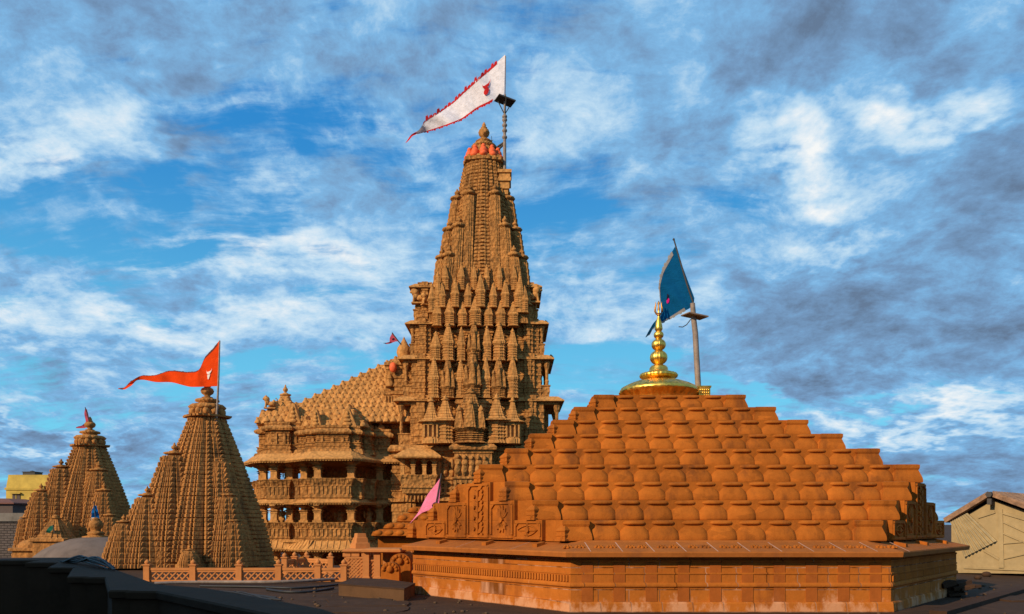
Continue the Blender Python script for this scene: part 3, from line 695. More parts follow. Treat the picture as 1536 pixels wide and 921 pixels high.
def make_turret(kind):
    mb = MB()
    if kind == 'column': turret_profile(mb, 0.46, 0.08, .9, 1); spike_on(mb, 0.50, 0.88, 0.78, 0.34, 8, 1.25)
    elif kind == 'hood': turret_profile(mb, 0.44, 0.50, .9, 2); spike_on(mb, 0.49, 0.88, 0.90, 0.26, 7, 0.75)
    elif kind == 'pavilion': turret_profile(mb, 0.44, 0.42, .9, 3, pil=True); spike_on(mb, 0.49, 0.88, 0.84, 0.24, 7, 0.7)
    else:
        turret_profile(mb, 0.24, 0.16, .9, 4); spike_on(mb, 0.28, 0.88, 0.80, 0.34, 12, 1.35)
        for sg in (-1, 1):
            m = MB(); spire(m, 0.66*sg, -0.72, 0.26, 0.55, 0.26, 0.45, [(0.6, .12)], 6, 1.4); m.lathe([(0.16, .55), (0.2, .57), (.14, .60), (.07, .63), (.01, .66)], (0.66*sg, -.72, 0), 8); mb.merge(m)
        m = MB(); spire(m, 0, -0.86, 0.26, 0.66, 0.36, 0.45, [(0.6, .12)], 8, 1.4); m.lathe([(0.2, .66), (0.26, .68), (.16, .71), (.08, .73), (.01, .78)], (0, -.86, 0), 8); mb.merge(m)
    mb.lathe([(0.24, 0.875), (0.40, 0.885, .05), (0.44, 0.902, .05), (0.30, 0.918), (0.16, 0.925), (0.22, 0.945), (0.18, 0.962), (0.06, 0.975), (0.02, 1.0)], (0, 0, 0), 16, 8)
    mb.moulded([(-.7, -.7), (.7, -.7), (.7, 1.6), (-.7, 1.6)], [(0.02, -.05), (0.52, -.05)])   # keyed back into the wall
    o = build('turret', mb, SANDP if kind in ('hood', 'pavilion', 'column') else SAND); return Placer(o)
T = {k_: make_turret(k_) for k_ in ('column', 'hood', 'pavilion', 'great')}
def row(Y, pb, lst):
    for px, hwp, py, kind in lst:
        hw = hwp/F*Y*FR.uniform(.93, 1.08); z0 = Z_(pb, Y); z1 = Z_(py+FR.uniform(-2.5, 2.5), Y)
        yy = Y+FR.uniform(-.06, .06)
        T[kind](tower, (X_(px, Y), yy, z0), 0.0, (hw, hw, z1-z0))
row(72.6, 666, [(647, 13, 592, 'pavilion'), (668, 14, 592, 'hood'), (745, 14, 592, 'hood'), (769, 13, 592, 'pavilion'), (706, 24, 582, 'great')])
row(73.9, 598, [(651, 9, 534, 'column'), (672, 11, 532, 'great'), (691, 7.5, 536, 'column'), (729, 7.5, 536, 'column'), (748, 11, 532, 'great'), (769, 9, 534, 'column'), (709, 14, 524, 'great')])
row(74.4, 542, [(654, 8, 494, 'column'), (672.5, 9, 484, 'column'), (692, 7, 488, 'column'), (711, 11, 480, 'great'), (730.5, 7, 488, 'column'), (749, 9, 482, 'column'), (769, 8, 494, 'column')])
row(75.0, 490, [(656, 8, 452, 'column'), (675, 7.5, 449, 'column'), (694, 7, 452, 'column'), (713.5, 9, 444, 'column'), (733, 7, 452, 'column'), (751.5, 7.5, 449, 'column'), (770, 8, 452, 'column')])
row(74.95, 462, [(663, 6.5, 424, 'column'), (683, 6.5, 418, 'column'), (702, 6, 424, 'column'), (721, 7.5, 410, 'column'), (740, 6, 424, 'column'), (758, 6.5, 418, 'column'), (777, 6.5, 424, 'column')])
row(75.4, 436, [(668, 5.5, 398, 'column'), (692, 5.5, 394, 'column'), (711, 5, 396, 'column'), (730, 5, 396, 'column'), (749, 5.5, 394, 'column'), (771, 5.5, 398, 'column')])
row(75.0, 470, [(648, 6, 426, 'column'), (657, 5.5, 408, 'column'), (787, 6, 426, 'column'), (780, 5.5, 408, 'column')])

# lion sculpture used at the corners
def lion_mesh():
    mb = MB()
    mb.box(-.55, .55, -.28, .28, 0, .12)
    mb.blobby((0.18, 0, .55), (.42, .24, .28), 10, 6); mb.blobby((-.22, 0, .72), (.26, .25, .36), 10, 6)
    mb.blobby((-.36, 0, 1.16), (.26, .26, .28), 10, 6); mb.blobby((-.55, 0, 1.08), (.16, .15, .13), 8, 5); mb.blobby((-.28, 0, 1.05), (.30, .30, .34), 10, 6)
    for sy in (-.15, .15):
        mb.tube([(-.30, sy, .75), (-.36, sy, .45), (-.40, sy, .12)], [.11, .09, .09], 7); mb.tube([(.36, sy, .55), (.46, sy, .34), (.34, sy, .12)], [.15, .11, .09], 7)
        mb.blobby((-.34, sy*1.1, 1.42), (.06, .06, .09), 6, 4)
    mb.tube([(.55, 0, .5), (.78, 0, .75), (.72, 0, 1.1), (.58, 0, 1.2)], [.06, .05, .05, .07], 6)
    return Placer(build('lion_statue', mb, SANDP))
LION = lion_mesh()

# storeyed balconies that project left and right of the tower
SIDES = {-1: [(19.3, 22.9, 648, 633, 621), (15.9, 19.3, 646, 630, 615), (11.9, 15.9, 646, 627, 605), (7.3, 11.9, 645, 624, 598)],
         1: [(19.3, 22.9, 774, 795, 806), (15.9, 19.3, 776, 800, 816), (11.9, 15.9, 776, 803, 824), (7.3, 11.9, 776, 806, 839)]}
def eave_slab(mb, x0, x1, y0, y1, z, d, up=0.34, th=0.10, lip=0.10):
    sq = [(x0, y0), (x1, y0), (x1, y1), (x0, y1)]
    mb.moulded(sq, [(z, -0.05), (z-0.02, d-lip), (z-0.14, d), (z-0.14+th, d), (z+up, 0.02), (z+up+0.06, -0.2)])
for sg, lst in SIDES.items():
    mb = MB(); me = MB()
    for i, (z0, z1, p0, p1, p2) in enumerate(lst):
        Y = 76.3-0.45*i; p1 = (.45, .5, .6, .72)[i]*p1+(.55, .5, .4, .28)[i]*p2; xa, xb, xc = (X_(p, Y) for p in (p0, p1, p2))
        lo, hi = min(xa, xb), max(xa, xb)
        q = random.Random(i*3+sg)
        poly = [(lo, Y), (lo+(hi-lo)*.3, Y), (lo+(hi-lo)*.3, Y-.25), (lo+(hi-lo)*.72, Y-.25), (lo+(hi-lo)*.72, Y), (hi, Y), (hi, Y+7), (lo, Y+7)]
        mb.moulded(fret(poly, .26, .11), strip(z0+0.1, z1-0.51, 14, 0, .035, 40+i)); mb.moulded(poly, [(z1-.505, -.1), (z1-0.5, .0), (z1-0.45, .2), (z1-.3, .22), (z1-.28, 0), (z1+.1, 0)])
        a0, a1 = min(xb, xc), max(xb, xc)
        mb.box(a0, a1, Y+0.1, Y+7, z0-0.1, z0+0.28); mb.box(a0, a1, Y+0.1, Y+7, z1-0.75, z1-0.35)
        mb.box(a0+(.9 if sg < 0 else 0), a1-(0 if sg < 0 else .9), Y+2.6, Y+4.5, z0+.28, z1-.75)   # wall behind the opening
        mb.moulded([(a0, Y+.12), (a1, Y+.12), (a1, Y+.3), (a0, Y+.3)], [(z0+.28, 0), (z0+.5, .06), (z0+1.0, .04), (z0+1.05, .12), (z0+1.15, .12)])
        xo = xc-sg*0.22
        for yy in (Y+.25, Y+2.4, Y+4.6):
            m = MB(); m.lathe([(.22, 0), (.22, .3), (.14, .35), (.16, (z1-z0)*.3), (.2, (z1-z0)*.33), (.14, (z1-z0)*.37), (.15, (z1-z0)*.6), (.3, (z1-z0)*.72), (.34, (z1-z0)*.78)], (xo, yy, z0+.2), 8, smooth=False); mb.merge(m)
        eave_slab(me, min(xa, xc)+.1, max(xa, xc)-.1, Y+.1, Y+6.6, z1-.36, 0.55)
    build('balcony', mb, SAND, tower); build('balcony_eave', me, SANDP, tower)
for (px, py, Y, rz, k_) in ((628, 456, 76.2, 0, 1.05), (640, 458, 76.0, 0.5, .8), (799, 455, 76.0, math.pi, 1.15), (789, 458, 75.8, 2.6, .85), (814, 498, 77.5, math.pi, .75), (822, 548, 77, math.pi, .7)):
    LION(tower, (X_(px, Y), Y, Z_(py, Y)), rz, (k_*1.15, k_*1.15, k_*1.0))
# lower masonry under the balconies, and the antefix block that meets the hall roof
for sg, x0, x1 in ((-1, -11.2, -8.0), (1, 1.0, 4.6)):
    poly = [(x0, 74.6), (x0+(x1-x0)*.3, 74.6), (x0+(x1-x0)*.3, 74.2), (x0+(x1-x0)*.7, 74.2), (x0+(x1-x0)*.7, 74.6), (x1, 74.6), (x1, 84), (x0, 84)]
    mb = MB(); mb.moulded(fret(poly, .4, .12), strip(-5, 1.9, 8, 0, .05, 21)); mb.moulded(poly, [(1.9, -.1), (2.0, .3), (2.3, .3), (2.35, -.1)]); mb.moulded(fret(poly, .4, .12), strip(2.3, 6.62, 9, 0, .05, 22)); mb.moulded(poly, [(6.6, -.1), (6.7, .35), (6.9, .38), (7.3, .1)]); build('lower_wall', mb, SAND, tower)
mb = MB(); YA = 77.4
x0, x1 = X_(577, YA), X_(618, YA)
poly = [(x0, YA), (x0+.8, YA), (x0+.8, YA-.3), (x1-.5, YA-.3), (x1-.5, YA), (x1, YA), (x1, YA+6), (x0, YA+6)]
mb.moulded(poly, strip(5.8, 9.2, 6, 0, .06, 33)+[(9.3, 0.12), (9.5, .12), (9.55, 0), (12.4, 0), (12.45, .12), (12.7, .12), (12.75, -.1)]+strip(12.8, 15.2, 6, -.12, .06, 34)+[(15.3, 0.05), (15.6, .05), (15.7, -.3), (16.0, -.5)])
for i in range(9): mb.box(x0+.05+i*.3, x0+.2+i*.3, YA-.36, YA, 9.6, 12.3)
build('gable_block', mb, SAND, tower)
pot = (X_(606, 79), 79.0, Z_(543, 79))
mb = MB(); mb.lathe([(.75, -.5), (.8, -.25), (.35, -.1), (.35, 0), (.62, .45), (.74, .95), (.66, 1.35), (.4, 1.75), (.2, 2.1), (.08, 2.35), (.02, 2.5)], pot, 16); build('pot_finial', mb, SANDP, tower)
for px, py, Y, h in ((598, 534, 78.4, 2.0), (585, 560, 77.4, 1.3)):
    mb = MB(); p = P(px, py, Y); mb.lathe([(.42, -h), (.46, -h*.75), (.34, -h*.7), (.36, -h*.45), (.44, -h*.42), (.2, -h*.3), (.25, -h*.2), (.1, -h*.1), (.02, 0)], p, 12); build('pinnacle', mb, SAND, tower)
mb = MB(); p = P(589.5, 551, 76.8); mb.blobby(p, (.36, .25, .5), 10, 6); build('painted_idol', mb, ORANGE_PAINT, tower)

# ---------------------------------------------------------------- pillared hall
PLAN = [(-25.2, 90), (-25.2, 78.2), (-24.3, 78.2), (-24.3, 76.4), (-23.4, 76.4), (-23.4, 74.7), (-22.7, 74.7), (-22.7, 74.1), (-20.7, 74.1), (-20.7, 74.7), (-19.8, 74.7), (-19.8, 73.3), (-18.9, 73.3), (-18.9, 72.5), (-18.0, 72.5), (-18.0, 71.8),
        (-14.5, 71.8), (-14.5, 72.5), (-13.7, 72.5), (-13.7, 74.0), (-12.8, 74.0), (-12.8, 75.2), (-10.6, 75.2), (-10.6, 90)][::1]
def ccw(poly):
    a = sum(poly[i-1][0]*poly[i][1]-poly[i][0]*poly[i-1][1] for i in range(len(poly)))
    return poly if a > 0 else poly[::-1]
PLAN = ccw(PLAN)
EAVP = ccw([(-25.2, 90), (-25.2, 77.6), (-23.4, 74.6), (-22.7, 74.1), (-20.4, 74.1), (-18.4, 72.2), (-18.0, 71.8), (-14.5, 71.8), (-14.1, 72.2), (-12.8, 75.2), (-10.6, 75.2), (-10.6, 90)])
mb = MB()
INNER = ccw([(-25.0, 90), (-25.0, 78.4), (-22.5, 74.5), (-18.0, 72.3), (-14.5, 72.3), (-12.6, 75.6), (-10.8, 75.6), (-10.8, 90)])
for z0, z1 in ((-5.0, -4.7), (-1.75, -1.5), (1.75, 2.2), (5.6, 5.95)): mb.prism(INNER, z0, z1)      # floors
mb.box(-20.5, -10.8, 79.5, 89, -4.7, 6); mb.box(-24.6, -23.9, 88.5, 89.5, -4.7, 6)
hall = build('hall', mb, SAND, temple)
def vedika(z0, z1, seed, flare=0.3):
    h = z1-z0; out = strip(z0, z0+h*.22, 3, .10, .05, seed)+[(z0+h*.225, 0.04), (z0+h*.62, .04), (z0+h*.63, .12), (z0+h*.67, .12), (z0+h*.68, .07), (z0+h*.95, flare), (z0+h*.97, flare+.06), (z1, flare+.06), (z1, flare-.22), (z0+h*.7, -.2), (z0, -.2)]
    return out
for z0, z1, sd in ((2.2, 4.05, 51), (-1.55, 0.10, 52)):
    mb = MB(); mb.moulded(PLAN, vedika(z0, z1, sd), loop=True)
    n = len(PLAN)
    for i in range(n):                       # raised pilaster strips on each face of the seat back
        a, b = Vector(PLAN[i]), Vector(PLAN[(i+1) % n]); L = (b-a).length
        if L > 6 or min(a.y, b.y) > 79: continue
        t = (b-a)/L; nn = Vector((t.y, -t.x)); kk = max(1, int(L/0.36))
        for j in range(kk):
            c = a+t*((j+.5)*L/kk)+nn*0.11
            mb.obox((c.x-nn.x*.06, c.y-nn.y*.06, z0+(z1-z0)*.425), (t.x*.09, t.y*.09, 0), (nn.x*.07, nn.y*.07, 0), (0, 0, (z1-z0)*.19)); c2 = c+nn*0.0
            mb.obox((c2.x+nn.x*.035, c2.y+nn.y*.035, z0+(z1-z0)*.81), (t.x*.05, t.y*.05, 0), (nn.x*.07, nn.y*.07, 0.0), (nn.x*.11, nn.y*.11, (z1-z0)*.13))
    build('balustrade', mb, SAND, hall)
def chajja(z, d, up, seed, ribs=0.0):
    mb = MB(); mb.moulded(EAVP, [(z-.05, -.4), (z-.02, d-.15), (z-.10, d-.02), (z-.02, d+.02), (z+.06, d), (z+up*.45, d*.5), (z+up, 0.0), (z+up+.05, -.3)])
    n = len(EAVP)
    for i in range(n):                       # a fringe of carved drops under the lip, tile rolls above where asked
        a, b = (Vector(q) for q in (offset(EAVP, d-.12)[i], offset(EAVP, d-.12)[(i+1) % n])); L = (b-a).length
        if min(a.y, b.y) > 80: continue
        t = (b-a)/L; nn = Vector((t.y, -t.x)); kk = int(L/0.24)
        for j in range(kk):
            c = a+t*((j+.5)*L/kk)
            if c.y < 80: mb.obox((c.x, c.y, z-.13), (t.x*.07, t.y*.07, 0), (nn.x*.05, nn.y*.05, 0), (0, 0, .07))
        if ribs:
            kk = int(L/0.5)
            for j in range(kk+1):
                c = a+t*(j*L/kk)+nn*.12; e = c-nn*d
                if c.y < 80: mb.tube([(c.x, c.y, z+.06), ((c.x+e.x)/2, (c.y+e.y)/2, z+up*.47), (e.x, e.y, z+up)], .07, 5)
    build('eave', mb, SANDP, hall)
chajja(5.76, 0.95, 0.70, 1); chajja(1.90, 0.34, 0.30, 2); chajja(-2.35, 0.6, 0.85, 3, 1.0)
def pillar_mesh():
    mb = MB(); q = lambda w: [(-w, -w), (w, -w), (w, w), (-w, w)]
    mb.moulded(q(.30), [(0, .12), (.10, .12), (.11, .02), (.16, .02), (.17, 0), (.50, 0), (.51, .06), (.56, .06), (.57, .0), (.60, -.02), (.61, .10), (.66, .14), (.67, .02), (.70, .02)])
    mb.lathe([(.30, .69), (.38, .72), (.30, .76)], (0, 0, 0), 12, smooth=False)
    for dx, dy in ((1, 0), (-1, 0), (0, 1), (0, -1)):   # bracket capital
        a = Vector((dx, dy)); s_ = Vector((-dy, dx))
        pr = [(0, .74), (.36, .76), (.52, .84), (.78, .88), (.80, .985), (0, .985)]
        mb.rings([[(a.x*u+s_.x*w, a.y*u+s_.y*w, z) for u, z in pr] for w in (-.24, .24)])
    mb.moulded(q(.42), [(.90, 0), (.999, 0)])
    return Placer(build('pillar', mb, SANDP))
PIL = pillar_mesh()
for (x, y) in ((-24.6, 78.8), (-22.15, 74.6), (-20.9, 75.3), (-19.3, 74.4), (-17.55, 72.4), (-14.6, 72.7), (-12.5, 75.8), (-23.7, 76.4), (-22, 80), (-24.4, 83), (-19, 79)):
    for z0, z1 in ((4.0, 5.66), (0.1, 1.8), (-4.7, -2.4)): PIL(hall, (x, y, z0), 0, (1, 1, z1-z0))
mb = MB()
for (x, z) in ((-21.9, 0), (-20.4, 0), (-16.4, 0), (-13.6, 0), (-21.5, 4.0)):
    mb2 = MB(); figure(mb2, x, 76.2, z, 1.5 if z < 1 else 1.0, .4); build('stone_figure', mb2, SANDP, hall)
# upper storey: two closed bays with vertical piers
bays_ = [([(-24.6, 84), (-24.6, 77.9), (-23.2, 77.9), (-23.2, 75.4), (-22.5, 75.4), (-22.5, 74.9), (-20.9, 74.9), (-20.9, 75.4), (-19.9, 75.4), (-19.9, 84)], 9.0, 61),
         ([(-19.6, 84), (-19.6, 73.9), (-18.7, 73.9), (-18.7, 73.1), (-17.7, 73.1), (-17.7, 72.6), (-14.9, 72.6), (-14.9, 73.1), (-14.0, 73.1), (-14.0, 74.4), (-13.2, 74.4), (-13.2, 75.8), (-11.6, 75.8), (-11.6, 84)], 8.4, 62)]
for poly, zt, sd in bays_:
    poly = ccw(poly); mb = MB()
    mb.moulded(poly, [(6.3, .5), (6.75, .35), (6.8, .22)]+strip(6.8, 7.3, 3, .18, .05, sd)+[(7.32, .24), (7.4, .24), (7.42, .02)]+strip(7.42, zt-.6, 4, 0, .04, sd+7)+[(zt-.58, .06), (zt-.5, .12), (zt-.4, .02), (zt-.3, .02), (zt-.28, .34), (zt-.12, .42), (zt, .40), (zt+.25, .05), (zt+.3, .12), (zt+.5, .14), (zt+.55, -.2)])
    n = len(poly)
    for i in range(n):
        a, b = Vector(poly[i]), Vector(poly[(i+1) % n]); L = (b-a).length
        if min(a.y, b.y) > 79.5 or L > 6.2 and a.x == b.x: continue
        t = (b-a)/L; nn = Vector((t.y, -t.x)); kk = max(1, int(L/0.75))
        for j in range(kk):
            c = a+t*((j+.5)*L/kk)+nn*.05
            mb.obox((c.x, c.y, (7.42+zt-.6)/2), (t.x*.13, t.y*.13, 0), (nn.x*.09, nn.y*.09, 0), (0, 0, (zt-.6-7.42)/2))
    build('upper_bay', mb, SAND, hall)
# stepped roofs covered with small bell stones
def minibell(mb, x, y, z, k):
    mb.lathe([(.50*k, 0), (.53*k, .12*k), (.45*k, .34*k), (.26*k, .58*k), (.20*k, .62*k), (.27*k, .68*k), (.24*k, .78*k), (.10*k, .9*k)], (x, y, z), 10)
def steproof(name, xc, yc, hx, hy, z, rows, dz, dx, dy, pit, sides=(-1,), gables=()):
    mb = MB()
    for r in range(rows):
        ax, ay = hx-dx*r, hy-dy*r
        if ax < 0.15 or ay < 0.1: break
        mb.box(xc-ax+.2, xc+ax-.2, yc-ay+.2, yc+ay-.2, z+r*dz-.05, z+(r+1)*dz)
        n = max(1, int(round(2*ax/pit)))
        for i in range(n): minibell(mb, xc-ax+(i+.5)*2*ax/n, yc-ay+.3, z+r*dz, pit*.98)
        m = max(1, int(round(2*ay/pit)))
        for sg in sides:
            for i in range(1, m): minibell(mb, xc+sg*(ax-.3), yc-ay+(i+.5)*2*ay/m, z+r*dz, pit*.98)
    for gx, gy, gw, gh, gz in gables:        # triangular gable faces
        mb.rings([[(gx-gw, gy, gz), (gx+gw, gy, gz), (gx+gw*.15, gy, gz+gh), (gx-gw*.15, gy, gz+gh)], [(gx-gw, gy+.9, gz), (gx+gw, gy+.9, gz), (gx+gw*.15, gy+.9, gz+gh), (gx-gw*.15, gy+.9, gz+gh)]])
        for j in range(4): mb.blobby((gx, gy-.03, gz+.25+j*gh*.2), (gw*.55*(1-j*.22), .12, gh*.11), 8, 4)
    return mb
mb = steproof('roof', -22.15, 78.2, 2.3, 2.6, 9.5, 5, .58, .43, .48, .62, (-1, 1), ((-20.6, 75.2, .75, 1.9, 9.4), (-23.9, 76.6, .6, 1.5, 9.4)))
mb.lathe(sc(AMALAKA, .55, .5), (-22.15, 78.2, 12.35), 16, 8); mb.lathe(sc(KALASH, .55, .7), (-22.15, 78.2, 12.7), 10)
build('stepped_roof', mb, SANDP, hall)
mb = steproof('roof', -16.3, 75.6, 2.9, 2.3, 8.9, 4, .58, .55, .5, .66, (-1, 1), ((-17.9, 72.9, .55, 1.6, 8.8), (-15.0, 72.9, .85, 1.7, 8.8), (-19.0, 73.8, .5, 1.2, 8.8)))
build('stepped_roof', mb, SANDP, hall)
mb = steproof('roof', -10.2, 83.5, 13.3, 8.2, 9.6, 15, .50, .80, .47, .66, (-1,))
build('stepped_roof', mb, SANDP, hall)
# buttressed wall strips between the roof and the tower
mb = MB(); Yw = 77.9
for i in range(8):
    x = X_(536+i*6.2, Yw); zt = Z_(603-i*3.0, Yw)
    mb.box(x-.17, x+.17, Yw-.1, Yw+.5, 8.2, zt); minibell(mb, x, Yw+.1, zt-.05, .48); mb.box(x-.24, x+.24, Yw-.16, Yw+.4, zt-.2, zt-.05)
mb.box(X_(530, Yw), X_(582, Yw), Yw+.15, Yw+1.5, 7, Z_(606, Yw))
build('pier_wall', mb, SANDP, hall)
mb = MB()
for i in range(7):
    p = P(545+i*5.2, 668-(i % 3)*9, 76.3); mb = MB(); figure(mb, p.x, p.y, p.z-.4, 1.5, .4); mb.box(p.x-.35, p.x+.35, p.y-.1, p.y+1.6, 6, p.z-.3); build('carved_pinnacle', mb, SANDP, hall)
LION(hall, (X_(404.5, 76.6), 76.6, Z_(613, 76.6)), 0.2, (.95, .95, .85))
LION(hall, (X_(414, 78), 78, Z_(612, 78)), 0.2, (.55, .55, .55))
# porch balcony where hall and tower meet
mb = MB()
bx0, bx1 = X_(602, 72.3), X_(652, 72.3)
sq = [(bx0, 72.3), (bx1, 72.3), (bx1, 75.2), (bx0, 75.2)]
mb.moulded(sq, [(2.1, -1.1), (2.4, -.8), (2.42, -.5), (2.7, -.4), (2.72, -.1), (3.2, 0), (3.22, .12), (3.35, .12), (3.37, 0), (4.0, .12), (4.3, .28), (4.38, .3), (4.38, 0.05), (4.2, -.1)])
for i in range(9): mb.blobby((bx0+.2+i*(bx1-bx0-.4)/8, 72.75, 2.25), (.12, .3, .35), 6, 4)
build('porch_balcony', mb, SAND, tower)
mb = MB(); mb.moulded([(bx0, 72.3), (bx1, 72.3), (bx1, 76), (bx0, 76)], [(5.85, -.1), (5.86, .55), (5.98, .62), (6.08, .6), (6.6, -.1), (7.0, -.9), (7.2, -1.2)])
build('porch_eave', mb, SANDP, tower)
for f in (0.02, .34, .68, .98): PIL(tower, (bx0+(bx1-bx0)*f, 72.7, 4.3), 0, (.55, .55, 1.6))

# ---------------------------------------------------------------- the two smaller temples
def small_temple(label, px, Y, th, neck_py, base_z, half_base, half_top, left, right, front, extras, name='small_temple'):
    k = Y/F; cx, cy = X_(px, Y), Y; zn = Z_(neck_py, Y)
    root = thing(name, label, 'temple', (cx, cy, base_z))
    ct, st = math.cos(th), math.sin(th)
    mb = MB()
    mb.moulded(xfp(ratha(half_base*1.02, [(.78, .25), (.5, .5), (.24, .8)]), cx, cy, 1, th), [(base_z-.4, .1), (base_z+.25, .1), (base_z+.3, 0.0), (base_z+.5, -.05)])
    spire(mb, cx, cy, base_z+.4, zn, half_base, half_top/half_base/1.42, [(.90, .06), (.87, 0), (.84, .12), (.66, .12), (.63, .04), (.60, .22), (.38, .22), (.35, .12), (.32, .33), (.16, .38)], 34, 1.22, th,
          knobs=((0, .13, .035), (.49, .09, .026), (-.49, .09, .026)), groove=.982)
    body = build('spire', mb, SHR, root)
    mb = MB(); h = half_top*.86                   # neck with carved heads, ribbed disc and pot finial
    mb.moulded(xfp(ratha(1, [(.7, .1), (.35, .2)]), cx, cy, h*.98, th), [(zn-.02, 0), (zn+.0, .12), (zn+.12*h, .14), (zn+.14*h, -.1), (zn+.5*h, -.2)])
    for i in range(12):
        a = i*math.pi/6+th; mb.blobby((cx+h*.95*math.cos(a), cy+h*.95*math.sin(a), zn+.36*h), (h*.22, h*.22, h*.26), 8, 5)
    mb.lathe([(h*.85, .2*h), (h*.9, .5*h), (h*1.06, .58*h, .05), (h*1.12, .70*h, .06), (h*.95, .86*h, .05), (h*.55, .92*h), (h*.52, 1.0*h), (h*.72, 1.06*h, .06), (h*.70, 1.2*h, .06), (h*.4, 1.28*h), (h*.3, 1.32*h)], (cx, cy, zn), 48, 16)
    build('crown', mb, SHR, root)
    mb = MB(); mb.lathe(sc(KALASH, h*.92, h*.88), (cx, cy, zn+1.3*h), 16); build('kalash', mb, SHR, root)
    def shring(x, y, zt, hb, ht, pw=1.28, bands=None):
        m = MB(); H = zt-base_z
        spire(m, x, y, base_z+.1, zt, hb, ht/hb, [(.90, .08), (.85, 0), (.80, .18), (.50, .18), (.45, .06), (.40, .30), (.18, .36)], bands or max(6, int(H*3.6)), pw, th, knobs=((0, .18, .05), (.65, .12, .03), (-.65, .12, .03)), groove=.975)
        m.lathe([(r*ht*1.18, z*ht*.8, *e) for r, z, *e in AMALAKA], (x, y, zt), 24, 12); m.lathe(sc(KALASH, ht*.85, ht*.8), (x, y, zt+ht*.6), 10)
        build('turret', m, SHR, root)
    for lst, (dx, dy) in ((left, (-ct, -st)), (right, (ct, st)), (front, (st, -ct))):
        for d, py, hb, ht in lst:
            x, y = cx+dx*d, cy+dy*d; shring(x, y, Z_(py, y), hb, ht)
    for epx, eY, py, hb, ht in extras:
        shring(X_(epx, eY), eY, Z_(py, eY), hb, ht, 2.6)
    return root
small_temple('brown carved spire temple behind the fence, orange flag on its top', 311, 45, rad(46), 627, -2.4, 2.6, 1.0,
    [(1.85, 684, 1.75, .46), (3.3, 746, 1.35, .38), (4.5, 785, .85, .30)], [(1.25, 693, 1.5, .46), (1.95, 735, 1.2, .38), (2.7, 776, .8, .30)],
    [(1.45, 693, 1.5, .46), (2.3, 746, 1.2, .42), (3.0, 784, .8, .36)], [(246, 42.0, 812, .55, .2), (196, 43.2, 800, .5, .2), (358, 43.2, 806, .45, .2), (284, 41.2, 826, .4, .18)])
small_temple('smaller brown spire temple at far left beside the grey dome', 135, 55, rad(46), 670, -2.5, 2.5, 1.0,
    [(1.8, 703, 1.5, .42), (3.0, 738, 1.2, .36), (3.9, 778, .6, .28)], [(1.2, 717, 1.3, .42), (1.7, 742, 1.0, .36), (2.2, 760, .7, .3)],
    [(1.7, 708, 1.4, .46), (2.7, 738, 1.1, .40), (3.6, 775, .8, .34)], [(98, 51.5, 782, .5, .2), (62, 52.5, 790, .5, .2)])
# little shrines in front of the far temple
def mini_shrine(label, px, Y, py_top, half, body_py, rounded):
    x, z1, zb = X_(px, Y), Z_(py_top, Y), Z_(body_py, Y)
    r = thing('roof_shrine', label, 'shrine', (x, Y, FLOOR))
    sq = [(x-half, Y-half), (x+half, Y-half), (x+half, Y+half), (x-half, Y+half)]
    mb = MB(); mb.moulded(sq, [(FLOOR-.2, .05), (FLOOR+.25, .05), (FLOOR+.3, -.03), (zb-.2, -.03), (zb-.15, .14), (zb, .14), (zb+.05, 0)]); build('body', mb, SHR, r)
    mb = MB()
    if rounded: mb.lathe([(half, 0), (half*1.02, (z1-zb)*.25), (half*.85, (z1-zb)*.55), (half*.4, (z1-zb)*.78), (half*.2, (z1-zb)*.84), (half*.3, (z1-zb)*.9), (.02, z1-zb)], (x, Y, zb), 32, None)
    else:
        H = z1-zb; spire(mb, x, Y, zb, zb+H*.84, half*.9, .22, [(.7, .1), (.3, .2)], 8, .9); mb.lathe([(half*.32, H*.83), (half*.38, H*.86), (half*.2, H*.89), (half*.26, H*.93), (.02, H)], (x, Y, zb), 10)
    build('spire' if not rounded else 'dome', mb, SHR, r); return r
mini_shrine('small pointed shrine with a green and white rag flag at the far temple foot', 84, 50, 772, .95, 808, False)
mini_shrine('small rounded shrine at the left foot of the far temple', 50, 50.5, 806, .85, 822, True)
# plastered dome between the two temples
d_ = thing('dome', 'low grey plastered dome with stone pot finial between the two spire temples', 'dome', (X_(146, 50), 50, FLOOR))
mb = MB(); mb.lathe([(3.75, -.3), (3.72, 0), (3.5, .35), (3.0, .78), (2.3, 1.16), (1.5, 1.42), (.7, 1.55), (.3, 1.58)], (X_(146, 50), 50, FLOOR), 40)
build('shell', mb, stone('grey_plaster', (.17, .125, .10), fine=1.5, bump=.1, dark=.6, light=1.3, stain=(.07, .05, .04)), d_)
mb = MB(); mb.lathe([(.75, 1.45), (.8, 1.56), (.48, 1.62), (.46, 1.70), (.55, 1.76), (.38, 1.86), (.26, 1.90), (.26, 1.98), (.40, 2.14), (.43, 2.32), (.34, 2.52), (.23, 2.6), (.26, 2.66), (.08, 2.74)], (X_(144, 50), 50, FLOOR+.02), 20); build('pot_finial', mb, SHR, d_)

